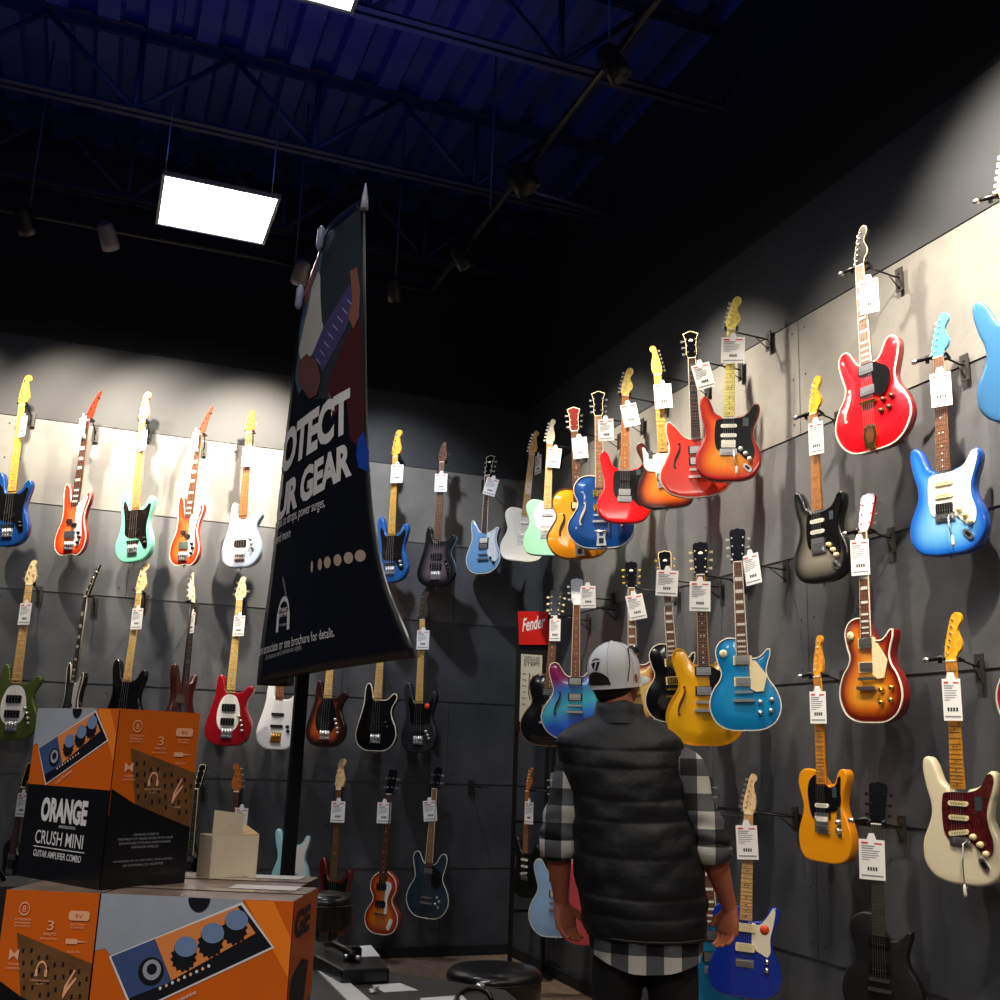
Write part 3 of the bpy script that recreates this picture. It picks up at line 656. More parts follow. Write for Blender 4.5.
SPEC = [
 # ---- left wall, top row
 G('metallic blue bass furthest left on top row', 'bass_guitar', 'L', k='PB', h='B4', top=(32, 376), bot=(8, 547), turn=40, mat=paint('1f56a8', .5), neck=MAPLE2, pg=('PB', BG), pu=P3, br='bass', kn=[(100, 150), (108, 125)], tag=(23, 426, 66),
   label='metallic blue bass with black pickguard, furthest left in the top row'),
 G('orange red bass furthest left', 'bass_guitar', 'L', k='SB', h='PT', wide=.9, top=(98, 391), bot=(70, 556), turn=45, mat=redsun, side=paint('a8180f'), bind=WB, neck=wood('8a4a2c'), fb=ROSE, inlay='block', head=paint('a02818'), pg=('SBG', WG), pu=[('p', 215, BLACKP), ('mm', 140, CHROME)], br='bass', kn=[(85, 150), (100, 120), (90, 85)], tun=BLACKP, tag=(82, 426, 66),
   label='orange red bass, white guard, pointed headstock, between the blue and the mint bass'),
 G('mint green bass', 'bass_guitar', 'L', k='PB', h='B4', top=(151, 392), bot=(134, 563), turn=42, mat=paint('78c8b0'), neck=wood('c98f52'), head=wood('edc27a'), pg=('PB', BG), pu=P3, br='bass', kn=[(100, 150), (108, 120)], tag=(143, 440, 62),
   label='mint green bass with black pickguard in the top row'),
 G('second orange red bass', 'bass_guitar', 'L', k='SB', h='PT', wide=.9, top=(210, 407), bot=(184, 566), turn=44, mat=redsun, side=paint('b02010'), bind=WB, neck=wood('a8683c'), fb=ROSE2, inlay='block', head=paint('a84030'), pg=('SBG', WG), pu=[('p', 215, BLACKP), ('mm', 140, CHROME)], br='bass', kn=[(85, 150), (100, 120), (90, 85)], tun=BLACKP, tag=(195, 440, 64),
   label='orange red bass, white guard, pointed headstock, right of the mint bass'),
 G('silver blue bass with white oval guard', 'bass_guitar', 'L', k='MM', h='MM4', top=(254, 411), bot=(241, 568), turn=34, mat=paint('aebfd6', .3), neck=ROAST, head=wood('b0702c'), pg=('MM', WG), pu=[('mm', 165, BLACKP)], br='bass', kn=MMK[:3], km=CHROME, tag=(249, 456, 15),
   label='silver blue bass with white oval guard and brown neck, left of the banner'),
 G('blue bass just right of the banner', 'bass_guitar', 'L', k='PB', h='B4', top=(402, 431), bot=(391, 583), turn=34, mat=paint('2c6fc0', .4), neck=MAPLE2, pg=('PB', BG), pu=P3, br='bass', kn=[(100, 150), (108, 120)], km=CHROME, tag=(397, 473, 20),
   label='bright blue bass with black pickguard, just right of the banner, top row'),
 G('charcoal burst bass', 'bass_guitar', 'L', k='MM', h='MM4', top=(446, 443), bot=(436, 587), turn=25, mat=burst_mat('charcoal_burst', [(0, '08080a'), (.03, '151216'), (.07, '584c50'), (.1, '6a5c60')]), side=BLK, neck=wood('6d4a34'), head=wood('5a3c2c'), pu=[('mm', 225, BLACKP), ('mm', 150, BLACKP)], br='bass', kn=MMK, tag=(441, 482, 15), tun=BLACKP,
   label='charcoal burst bass with dark figured neck, in the top row'),
 G('pale blue offset guitar', 'electric_guitar', 'L', k='OF', h='GR', top=(490, 455), bot=(484, 574), turn=32, mat=paint('6fa0d0'), side=paint('3f6cae'), neck=ROSE, fb=ROSE, inlay='block', head=BLK, hbind=1, logo=1, bind=WB, fbind=1, pg=('OF', PEARL), pu=[('hb', 215, CHROME), ('hb', 262, WHITEP)], br='tom', kn=[(75, 120), (105, 85)], tag=(491, 486, -5, 14),
   label='pale blue offset body guitar with pearly guard, nearest the room corner'),
 # ---- left wall, second row
 G('olive green bass', 'bass_guitar', 'L', k='MM', h='MM4', top=(36, 560), bot=(11, 740), turn=28, wide=1.05, mat=paint('55612a', .2), neck=wood('e8b86c'), head=wood('f0d29a'), pg=('MM', WG), pu=[('mm', 245, BLACKP), ('mm', 155, BLACKP)], br='bass', kn=MMK, km=CHROME, tag=(25, 613, 45),
   label='olive green bass with white oval guard at the left edge'),
 G('dark bass seen almost edge on', 'bass_guitar', 'L', k='SB', h='PT', top=(97, 566), bot=(68, 738), turn=66, mat=BLK, bind=WB, neck=wood('a89c8c'), fb=EBONY, inlay='block', head=BLK, hbind=1, pg=('SBG', WG), pu=[('j', 215, BLACKP), ('mm', 140, CHROME)], br='bass',
   label='black bass with white edging turned almost edge on, above the amplifier boxes'),
 G('black bass with maple neck above the boxes', 'bass_guitar', 'L', k='PB', h='B4', top=(149, 565), bot=(122, 735), turn=38, mat=BLK, neck=MAPLE, head=wood('eccb94'), pg=('PB', BG), pu=P3, br='bass', tag=(137, 618, 45),
   label='black bass with pale maple neck, second row, above the amplifier boxes'),
 G('dark brown bass turned sideways', 'bass_guitar', 'L', k='SB', h='PT', top=(197, 572), bot=(178, 736), turn=-50, mat=mat('dark_brown_gloss', '3a1410', .3, coat=.7), neck=wood('2a1c18'), head=wood('d9cdb0'), fb=EBONY, pu=[('j', 215, BLACKP)], br='bass', tag=(192, 622, 70),
   label='dark brown bass turned sideways, its dark neck in front of a cream headstock'),
 G('red bass with white oval guard', 'bass_guitar', 'L', k='MM', h='MM4', top=(245, 577), bot=(227, 746), turn=26, wide=1.05, mat=paint('9a0a18', .15), neck=MAPLE, head=wood('f0d29a'), pg=('MM', WG), pu=[('mm', 245, BLACKP), ('mm', 155, BLACKP)], br='bass', kn=MMK, km=CHROME, tag=(239, 625, 40),
   label='deep red bass with white oval guard, second row, left of the banner'),
 G('white bass behind the banner pole', 'bass_guitar', 'L', k='MM', h='MM4', top=(293, 590), bot=(276, 750), turn=26, mat=paint('eef0f4'), neck=ROAST, pu=[('j', 240, BLACKP), ('j', 160, BLACKP)], br='bass', hw=GOLD, kn=[(88, 160), (96, 130)],
   label='white bass with gold bridge, partly behind the black banner pole'),
 G('brown sunburst bass under the banner', 'bass_guitar', 'L', k='MM', h='MM4', top=(340, 590), bot=(325, 747), turn=28, mat=burst_mat('brown_burst', [(0, '120806'), (.03, '2c0e06'), (.06, 'a04010'), (.1, 'c05a18')]), side=BLK, neck=MAPLE, pg=('MM', BG), pu=[('mm', 155, BLACKP)], br='bass', kn=MMK, km=CHROME,
   label='brown sunburst bass with black oval guard, just right of the banner pole'),
 G('black bass under the banner', 'bass_guitar', 'L', k='MM', h='MM4', top=(388, 590), bot=(376, 751), turn=28, mat=BLK, neck=MAPLE, pg=('MM', BG), pu=[('mm', 155, BLACKP)], br='bass', kn=MMK[:2], bind=WB,
   label='black bass with pale neck hanging below the right part of the banner'),
 G('dark grey bass with round red sticker', 'bass_guitar', 'L', k='PB', h='J4', top=(429, 592), bot=(419, 753), turn=32, mat=mat('dark_grey_satin', '26272a', .4, coat=.3), neck=wood('ecbd6c'), head=wood('3a342c'), pg=('JB', BG), pu=[('j', 220, BLACKP), ('j', 140, BLACKP)], br='bass', sticker=(70, 330), kn=[(78, 150), (92, 125), (104, 100)], km=CHROME, tag=(423, 639, 20),
   label='dark grey bass with a round red sticker on its guard'),
 # ---- left wall, bottom row
 G('dark headstock instrument left of the boxes', 'electric_guitar', 'L', k='LP', h='G6', top=(31, 763), bot=(8, 905), turn=50, mat=BLK, neck=wood('3a2418'), fb=ROSE, head=BLK, hbind=1, pu=HH(), br='tom', tun=GOLD, tag=(22, 804, 50),
   label='guitar with black headstock and gold pegs, left of the amplifier boxes'),
 G('black headstock instrument right of the boxes', 'electric_guitar', 'L', k='LP', h='G6', top=(203, 764), bot=(190, 908), turn=50, mat=BLK, neck=wood('3a2418'), fb=EBONY, head=BLK, hbind=1, pu=HH(), br='tom', fbind=1,
   label='guitar with black headstock peeking out at the right edge of the top amplifier box'),
 G('bass with orange brown headstock', 'bass_guitar', 'L', k='PB', h='B4', top=(237, 764), bot=(226, 925), turn=22, hflip=1, mat=mat('brown_gloss', '5a2410', .3, coat=.7), neck=wood('8a4418'), head=wood('a8581c'), fb=ROSE, pg=('PB', BG), pu=P3, br='bass', tag=(241, 818, 30), lean=0,
   label='bass whose orange brown headstock rises above the small white carton'),
 G('light blue guitar behind the banner pole', 'electric_guitar', 'L', k='S', h='F6', top=(301, 755), bot=(290, 893), turn=25, mat=paint('a4dbe2'), neck=MAPLE, head=wood('d9a868'), pg=('S', WG), pu=SSS, br='trem',
   label='light blue guitar mostly hidden behind the banner pole'),
 G('dark red bass in the bottom row', 'bass_guitar', 'L', k='PB', h='J4', top=(346, 759), bot=(333, 936), turn=38, mat=paint('5c0d12'), neck=wood('7a5232'), fb=wood('6b4a2a'), head=wood('f0c890'), pg=('JB', BG), pu=[('j', 220, BLACKP), ('j', 140, BLACKP)], br='bass', kn=[(85, 140), (98, 110)], km=CHROME, tag=(338, 811, 10),
   label='dark red bass with pale headstock, left of the violin shaped bass'),
 G('violin shaped bass', 'bass_guitar', 'L', k='VB', h='V4', wide=.96, top=(392, 769), bot=(382, 934), turn=30, mat=burst_mat('violin_burst', [(0, '7a1a08'), (.02, 'b8340c'), (.05, 'e8701a'), (.08, 'f08c28')]), side=paint('a8380e'), bind=WB, neck=ROSE2, fb=ROSE, head=BLK, pg=('VB', WG), pu=[('hb', 300, BLACKP), ('hb', 190, BLACKP)], br='vb', plate=(70, 70, 28, 75, 20), platem=WG, tag=(384, 812, 8),
   label='orange sunburst violin shaped bass on the bottom row'),
 G('slate blue semi hollow bass', 'bass_guitar', 'L', k='ES', h='V4', top=(437, 767), bot=(427, 918), turn=28, wide=.95, bz=150, scale=790, mat=paint('2d4250', .3), bind=WB, fbind=1, neck=ROSE2, fb=wood('9a7040'), head=BLK, pg=('ES', BG), pu=[('hb', 340, CHROME)], br='tom', kn=[(100, 155), (125, 130), (90, 110), (118, 90)], km=CHROME, tag=(430, 810, 8, -6),
   label='slate blue semi hollow bass right of the violin shaped bass'),
 # ---- right wall, top row
 G('cream white single cutaway guitar', 'electric_guitar', 'R', k='T', h='T6', top=(537, 432), bot=(521, 562), turn=8, mat=paint('fdfaf0'), neck=MAPLE2, pg=('T', WG), pu=[('sc', 285, CHROME)], br='tele', tag=(538, 464, 60), off=.3,
   label='cream white single cutaway guitar, furthest back on the right wall'),
 G('mint single cutaway guitar', 'electric_guitar', 'R', k='T', h='T6', top=(553, 420), bot=(546, 556), turn=5, mat=paint('9fdcc0'), neck=MAPLE, head=wood('f4e8cc'), pg=('T', WG), pu=[('sc', 285, CHROME)], br='tele', tag=(554, 457, 5, 6), off=.3,
   label='pale mint single cutaway guitar between the cream white and the amber one'),
 G('amber hollow body guitar', 'electric_guitar', 'R', k='HB', h='GR', top=(573, 407), bot=(580, 559), turn=0, mat=paint('f59a10'), bind=mat('dark_binding', '3a1a0a', .4), neck=wood('a35a20'), fb=ROSE2, head=mat('dark_red_gloss', '5a120e', .3, coat=.6), hbind=1, pu=[('hb', 338, CREAM), ('hb', 245, CHROME)], br='tom', bigsby=1, fh=[(-105, 215), (105, 200)], tag=(580, 447, 5, -6), off=.3,
   label='amber hollow body guitar with vibrato tailpiece, left of the blue one'),
 G('deep blue hollow body guitar', 'electric_guitar', 'R', k='HB', h='GR', top=(598, 391), bot=(602, 549), turn=4, mat=paint('1552a0', .2), bind=WB, fbind=1, neck=wood('d8b070'), fb=wood('c89058'), inlay='dot', head=BLK, hbind=1, pu=[('hb', 338, GOLD), ('hb', 250, GOLD)], ring=GOLD, br='tom', bigsby=1, fh=[(-110, 215), (110, 200)], fhc='e8e0c8', tag=(606, 429, 5, -3), off=.3,
   label='deep blue hollow body guitar with f holes and vibrato tailpiece'),
 G('bright red double cutaway guitar', 'electric_guitar', 'R', k='S', h='F6', top=(630, 369), bot=(624, 524), turn=-4, mat=paint('d80a14'), neck=wood('d89048'), fb=wood('b8702c'), head=wood('f2cf7a'), pg=('S', BG), pu=[('hb', 280, BLACKP, 0, 0, 1), ('hb', 190, CHROME, 0, 0, 1)], br='trem', arm=False, badge=(82, 318, 26, 34), tag=(630, 414, 0, -12), off=.3,
   label='bright red double cutaway guitar with black guard, right of the deep blue one'),
 G('orange burst guitar with white guard', 'electric_guitar', 'R', k='T', h='T6', top=(653, 347), bot=(667, 509), turn=2, lefty=1, mat=burst_mat('amber_black_burst', [(0, '1a0806'), (.02, '5a1408'), (.05, 'd86014'), (.09, 'f08c20')]), side=BLK, neck=MAPLE2, pg=('T', WG), pu=[('hb', 180, CHROME)], br='tele', badge=(-72, 318, 24, 44), tag=(663, 395, 0, -4), off=.3,
   label='orange burst left handed guitar with a white pickguard, top row'),
 G('coral red semi hollow offset guitar', 'electric_guitar', 'R', k='OF', h='GR', wide=1.15, top=(690, 330), bot=(699, 498), turn=0, mat=paint('f04030'), bind=WB, fbind=1, neck=ROSE, fb=ROSE, inlay='block', head=BLK, hbind=1, logo=1, pg=('OF', WG), pu=[('hb', 262, CHROME), ('hb', 200, CHROME)], br='tom', fh=[(-105, 235)], tag=(703, 375, 0, -14), off=.3,
   label='coral red semi hollow offset guitar behind the cherry sunburst guitar'),
 G('cherry sunburst guitar with black guard', 'electric_guitar', 'R', k='S', h='F6', top=(738, 299), bot=(728, 482), turn=4, mat=sun3, side=paint('a01008'), neck=wood('f5dc6a'), head=wood('f8d868'), pg=('S', BG), pu=[('sc', 285, WHITEP), ('sc', 235, WHITEP), ('hb', 190, WHITEP, 0, 0, 1)], br='trem', kn=[(60, 165), (85, 140), (105, 112)], km=WHITEP, jack=(95, 68, -45), badge=(82, 305, 28, 44), tag=(733, 349, 0, 2), tsz=(.12, .155), off=.27,
   label='cherry orange sunburst guitar with black guard, nearest of the top row cluster'),
 # ---- right wall, upper right
 G('black and silver burst guitar', 'electric_guitar', 'R', k='S', h='F6', top=(820, 378), bot=(824, 583), turn=42, mat=burst_mat('silver_black_burst', [(0, '050506'), (.02, '0c0c0e'), (.06, '6c675e'), (.1, '8a8478')]), side=BLK, neck=wood('c07a30'), head=wood('f0b020'), pg=('S', BG), bind=None, pu=[('sc', 285, WHITEP), ('sc', 235, WHITEP), ('hb', 185, CHROME, 0, 0, 1)], br='trem', arm=False, kn=[(65, 165), (88, 138), (106, 112)], km=CREAM, jack=(95, 68, -45), clip=1, tag=(816, 437, 30), tsz=(.075, .165), badge=(82, 300, 22, 40),
   label='black and silver burst guitar with black guard and yellow headstock'),
 G('cherry red semi hollow with dark guard', 'electric_guitar', 'R', k='ES', h='F6', top=(876, 228), bot=(877, 451), turn=38, wide=.93, mat=paint('c40a18'), side=paint('7a0812'), bind=WB, fbind=1, neck=wood('8a2a1a'), fb=wood('8a6a54'), inlay='block', head=mat('black_gloss_head', '0a0a0a', .25, coat=.6), hbind=1, pg=('ES', BG), pu=[('hb', 358, CHROME), ('hb', 262, CHROME)], br='tom', hw=GOLD, trap=GOLD, fh=[(-112, 220)], fhc='e8d0c0', kn=[(80, 200), (125, 205), (65, 155), (108, 160)], km=mat('bronze_knob', '6a4a34', .3, .8), clip=1, tag=(869, 295, 20), tsz=(.082, .165), lean=-1,
   label='cherry red semi hollow guitar with dark guard, highest beside the panel edge'),
 G('bright blue burst guitar with white guard', 'electric_guitar', 'R', k='S', h='F6', top=(946, 317), bot=(951, 556), turn=32, mat=burst_mat('blue_burst', [(0, '0d4aa8'), (.02, '1c68c8'), (.06, '5aa0dc'), (.1, '78b4e4')]), side=paint('0f4cb4'), neck=wood('c88a40'), fb=ROSE2, light_fb=False, head=paint('4aa0e0'), pg=('S', mat('ivory_guard', 'f0ead8', .3, coat=.4)), pu=[('sc', 285, CREAM), ('sc', 235, CREAM), ('hb', 185, BLACKP, 0, 0, 1)], br='trem', kn=[(62, 172), (86, 146), (104, 118)], km=CREAM, jack=(92, 72, -45), clip=1, tag=(941, 388, 14), tsz=(.078, .15),
   label='bright blue burst guitar with ivory guard and matching blue headstock'),
 G('steel blue guitar cut by the right edge', 'electric_guitar', 'R', k='S', h='F6', top=(1012, 146), bot=(1034, 421), turn=14, mat=paint('3f78ac', .35), neck=MAPLE2, head=wood('f0b010'), pg=('S', BG), pu=SSS, br='trem', off=.24, clip=1,
   label='steel blue guitar cut off by the right edge of the frame'),
 # ---- right wall, middle row
 G('black offset guitar beside the red sign', 'electric_guitar', 'R', k='LP', h='G6', top=(557, 589), bot=(546, 746), turn=6, mat=BLK, bind=mat('brown_binding', '7a5a3a', .4), neck=ROSE2, fb=wood('7a4a24'), head=BLK, tun=CREAM, pu=HH(NICKEL), br='tom', tag=(555, 629, 10), tsz=(.075, .16), off=.3,
   label='black guitar with brown edge line beside the red sign, behind the two tone one'),
 G('purple and turquoise two tone guitar', 'electric_guitar', 'R', k='ES', h='G6', top=(577, 578), bot=(574, 740), turn=-2, mat='TWO', bind=WB, fbind=1, neck=ROSE2, fb=wood('9a5a2c'), head=paint('e8ecf4'), pu=[('hb', 358, CHROME), ('hb', 262, CHROME)], br='tom', fh=[(-110, 220)], tag=(588, 596, 0, -2), off=.3,
   label='purple and turquoise two tone semi hollow guitar with white headstock'),
 G('sunburst guitar behind the cap', 'electric_guitar', 'R', k='HB', h='G6', top=(631, 562), bot=(633, 722), turn=0, mat=burst_mat('cream_burst', [(0, '5a1408'), (.018, '8a2c10'), (.04, 'f0c070'), (.1, 'f4cc7c')]), bind=WB, fbind=1, neck=ROSE, fb=wood('8a5a34'), inlay='block', head=BLK, tun=GOLD, logo=1, pu=HH(GOLD), ring=GOLD, br='tom', hw=GOLD, tag=(636, 606, 0, -12), off=.3,
   label='cream sunburst guitar largely hidden behind the white cap of the person'),
 G('black guitar with cream trim', 'electric_guitar', 'R', k='LP', h='G6', top=(664, 551), bot=(677, 722), turn=2, mat=BLK, bind=WB, fbind=1, neck=ROSE, fb=ROSE2, inlay='block', head=BLK, hbind=1, logo=1, tun=GOLD, pu=HH(GOLD), ring=CREAM, br='tom', hw=GOLD, tag=(667, 582, 0, 3), tsz=(.115, .15), off=.3,
   label='black guitar with cream trim and gold pickups, left of the yellow one'),
 G('golden yellow semi hollow guitar', 'electric_guitar', 'R', k='ES', h='G6', wide=.93, top=(700, 541), bot=(707, 746), turn=6, mat=paint('e8a80c'), bind=mat('amber_binding', 'd89a20', .4), fbind=1, neck=ROSE, fb=wood('5a3420'), head=BLK, tun=CREAM, logo=1, pg=('ES', BG), pu=[('hb', 358, CHROME), ('hb', 262, CHROME)], br='tom', fh=[(-112, 215)], fhc='5a1008', kn=[(110, 100)], tag=(700, 595, 0, 1), tsz=(.105, .165), off=.27,
   label='golden yellow semi hollow guitar, behind the turquoise blue one'),
 G('turquoise blue single cut guitar', 'electric_guitar', 'R', k='LP', h='G6', top=(737, 528), bot=(747, 731), turn=8, mat=burst_mat('turquoise_top', [(0, '0a78b8'), (.03, '1088c8'), (.1, '1494d0')]), side=paint('0c70a8'), bind=WB, fbind=1, neck=ROSE, fb=ROSE2, inlay='block', head=BLK, pg=('LP', CG), pu=HH(), ring=CREAM, br='tom', kn=LPK, km=CHROME, disc=(-90, 365), tag=(752, 568, 35, -8), tsz=(.09, .16), off=.27,
   label='turquoise blue single cutaway guitar with cream guard, middle row'),
 G('cherry sunburst single cut guitar', 'electric_guitar', 'R', k='LP', h='G6', top=(868, 494), bot=(875, 723), turn=42, mat=burst_mat('tobacco_cherry', [(0, '4a0a06'), (.02, '7a160a'), (.05, 'd86a14'), (.09, 'f0a030')]), side=paint('7a100c'), bind=WB, fbind=1, neck=wood('7a2a14'), fb=ROSE2, inlay='block', head=paint('8a1210'), pg=('LP', CG), pu=HH(), ring=CREAM, br='tom', kn=LPK, km=GOLD, disc=(-90, 365), clip=1, tag=(860, 556, 22), tsz=(.08, .165),
   label='cherry sunburst single cutaway guitar with cream guard'),
 G('red guitar at the right edge', 'electric_guitar', 'R', k='LP', h='G6', top=(1047, 460), bot=(1045, 735), turn=30, mat=paint('b80c18'), bind=WB, neck=ROSE, head=BLK, pu=HH(), br='tom', off=.24, clip=1,
   label='red guitar of which only a sliver shows at the right edge'),
 # ---- right wall, lower rows
 G('dark guitar low beside the sign stand', 'electric_guitar', 'R', k='S', h='F6', top=(533, 768), bot=(526, 898), turn=52, mat=mat('black_green_gloss', '0c120f', .3, coat=.7), neck=wood('b06a30'), head=wood('a05c28'), pg=('S', BG), pu=SSS, br='trem', arm=False, tag=(529, 812, 55), off=.3,
   label='dark guitar turned sideways, low beside the display stand'),
 G('pale blue guitar behind the left hand', 'electric_guitar', 'R', k='ES', h='G6', top=(556, 772), bot=(556, 937), turn=0, wide=.85, mat=paint('9cc4ec'), bind=WB, neck=MAPLE, head=BLK, pu=[('hb', 358, CREAM), ('hb', 262, CREAM)], br='tom', off=.3,
   label='pale blue guitar behind the left hand of the person in the cap'),
 G('salmon red guitar behind the left arm', 'electric_guitar', 'R', k='LP', h='G6', top=(588, 760), bot=(590, 945), turn=0, wide=1.08, mat=paint('c84850'), neck=ROSE, head=BLK, pg=('LP', TORT), pu=[('p90', 328, WHITEP), ('p90', 229, WHITEP)], br='tom', off=.3,
   label='salmon red guitar between the left arm and the vest of the person'),
 G('teal blue guitar behind the right hand', 'electric_guitar', 'R', k='T', h='G6', top=(703, 775), bot=(716, 1005), turn=6, mat=paint('0c78a8'), neck=ROSE, fb=ROSE2, bind=None, fbind=1, inlay='block', head=BLK, pu=[('hb', 290, CHROME), ('hb', 200, CHROME)], br='hard', kn=[(110, 130), (110, 95)], km=CHROME, off=.27,
   label='teal blue guitar behind the right hand of the person'),
 G('royal blue guitar with orange sticker', 'electric_guitar', 'R', k='T', h='T6', top=(753, 773), bot=(744, 997), turn=2, mat=paint('0c30a8', .2), neck=wood('e0b070'), head=wood('ecc896'), pg=('CAB', mat('ivory_white_guard', 'eee6cc', .35)), pu=[('p90', 300, CREAM), ('p90', 215, CREAM)], br='hard', kn=[(98, 165), (98, 130)], km=CHROME, sticker=(84, 300), tag=(747, 841, 4, -2), tsz=(.095, .16), off=.3,
   label='royal blue guitar with an orange round sticker on its ivory guard'),
 G('butterscotch yellow guitar', 'electric_guitar', 'R', k='T', h='T6', top=(822, 636), bot=(829, 863), turn=47, mat=paint('e8960c'), side=paint('d88408'), neck=wood('d88a20'), head=wood('e89a2c'), pg=('T', BG), pu=[('sc', 240, WHITEP), ], br='tele', platem=CHROME, plate=(98, 175, 24, 130, -2), kn=[(98, 175), (98, 140)], km=CHROME, clip=1, badge=(78, 300, 26, 46), tag=(818, 706, 30), tsz=(.078, .15),
   label='butterscotch yellow single cutaway guitar with black guard'),
 G('ivory guitar with tortoise guard', 'electric_guitar', 'R', k='S', h='F6', top=(959, 613), bot=(967, 885), turn=34, mat=paint('e4d8b8'), neck=wood('d08a20'), head=wood('f0a828'), pg=('S', TORT), pu=[('sc', 285, CREAM), ('sc', 235, CREAM), ('sc', 182, CREAM, -3, -10)], br='trem', armdown=1, kn=[(55, 172), (82, 148), (102, 118)], km=CREAM, jack=(90, 80, -40), clip=1, badge=(80, 290, 26, 50), tag=(952, 698, 12), tsz=(.065, .165),
   label='ivory white guitar with tortoise guard in the lower right'),
 G('all black single cut guitar', 'electric_guitar', 'R', k='LP', h='G6', top=(878, 782), bot=(884, 1025), turn=18, mat=mat('matte_black', '0a0a0b', .5, coat=.2), neck=EBONY, fb=wood('3c3a34'), head=BLK, tun=BLACKP, pu=HH(BLACKP), br='tom', hw=NICKEL, clip=1, inlay='none', tag=(872, 858, 4, 1), tsz=(.098, .165),
   label='all black single cutaway guitar hanging lowest at the right'),
]
def two_tone():
    m = bpy.data.materials.new('purple_turquoise_fade'); m.use_nodes = True; nt = m.node_tree; b = nt.nodes['Principled BSDF']
    tc = nt.nodes.new('ShaderNodeTexCoord'); sx = nt.nodes.new('ShaderNodeSeparateXYZ'); mp = nt.nodes.new('ShaderNodeMapRange'); r = nt.nodes.new('ShaderNodeValToRGB')
    ad = nt.nodes.new('ShaderNodeMath'); ad.operation = 'MULTIPLY_ADD'; ad.inputs[1].default_value = -.35
    nt.links.new(tc.outputs['Object'], sx.inputs[0]); nt.links.new(sx.outputs['X'], ad.inputs[0]); nt.links.new(sx.outputs['Z'], ad.inputs[2])
    mp.inputs['From Min'].default_value = .12; mp.inputs['From Max'].default_value = .46
    nt.links.new(ad.outputs[0], mp.inputs['Value']); nt.links.new(mp.outputs[0], r.inputs[0]); nt.links.new(r.outputs[0], b.inputs['Base Color'])
    for i, (p, c) in enumerate(((0, '2a62d8'), (.3, '48b4cc'), (.62, '3a70c0'), (.85, '8a1a5a'))):
        e = r.color_ramp.elements[i] if i < 2 else r.color_ramp.elements.new(p)
        e.position = p; e.color = lin(c)
    b.inputs['Coat Weight'].default_value = .9; b.inputs['Roughness'].default_value = .25
    return m
for g in SPEC:
    if g['mat'] == 'TWO': g['mat'] = two_tone()
    place(g)
# empty hangers
def spare_hanger(u, v, side, label, ln=.22):
    P = on(u, v, 1 if side == 'L' else 0, -.02); n = Vector((0, -1, 0)) if side == 'L' else Vector((-1, 0, 0)); s_ = Vector((1, 0, 0)) if side == 'L' else Vector((0, 1, 0))
    h = thing('guitar_hanger', label, 'guitar hanger', Matrix.Translation(P), 'empty hangers on the walls'); up = Vector((0, 0, 1))
    MB().box(*((-.022, .022, -.006, .006, -.055, .045) if side == 'L' else (-.006, .006, -.022, .022, -.055, .045))).build('wall_plate', mat('dark_steel', '3a3836', .5, .6), h)
    e = n*ln
    MB().tube([n*.006, e*.6, e], .0045, 8).build('arm', BLACKM, h)
    MB().tube([e+s_*.03+n*.05, e+s_*.03, e, e-s_*.03, e-s_*.03+n*.05], .007, 8).build('yoke', BLACKP, h)
spare_hanger(471, 786, 'L', 'empty black hanger on the left wall beyond the slate blue bass')
spare_hanger(612, 600, 'R', 'empty black hanger on the right wall left of the cream sunburst guitar')
#PART3
# ---------------------------------------------------------------- the room
def panel_mat(nm, ca, cb):
    m = bpy.data.materials.new(nm); m.use_nodes = True; nt = m.node_tree; b = nt.nodes['Principled BSDF']
    tc = nt.nodes.new('ShaderNodeTexCoord'); n = nt.nodes.new('ShaderNodeTexNoise'); n.inputs['Scale'].default_value = 1.6; n.inputs['Detail'].default_value = 8; n.inputs['Roughness'].default_value = .6
    r = nt.nodes.new('ShaderNodeValToRGB'); r.color_ramp.elements[0].position = .3; r.color_ramp.elements[1].position = .72
    r.color_ramp.elements[0].color = ca; r.color_ramp.elements[1].color = cb
    nt.links.new(tc.outputs['Object'], n.inputs['Vector']); nt.links.new(n.outputs['Fac'], r.inputs[0]); nt.links.new(r.outputs[0], b.inputs['Base Color'])
    n2 = nt.nodes.new('ShaderNodeTexNoise'); n2.inputs['Scale'].default_value = 45; bp = nt.nodes.new('ShaderNodeBump'); bp.inputs['Strength'].default_value = .05; bp.inputs['Distance'].default_value = .01
    nt.links.new(tc.outputs['Object'], n2.inputs['Vector']); nt.links.new(n2.outputs['Fac'], bp.inputs['Height']); nt.links.new(bp.outputs[0], b.inputs['Normal'])
    b.inputs['Roughness'].default_value = .42
    return m
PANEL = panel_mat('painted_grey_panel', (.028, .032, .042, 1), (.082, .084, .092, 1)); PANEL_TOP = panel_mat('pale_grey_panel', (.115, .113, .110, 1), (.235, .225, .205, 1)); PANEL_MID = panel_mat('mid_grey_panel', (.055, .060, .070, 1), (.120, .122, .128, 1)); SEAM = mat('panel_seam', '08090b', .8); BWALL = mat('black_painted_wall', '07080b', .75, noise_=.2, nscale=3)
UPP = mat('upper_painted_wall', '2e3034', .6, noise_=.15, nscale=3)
LIP = .009
def dep(t): return .003+(LIP-.003)*(1-t)**1.6
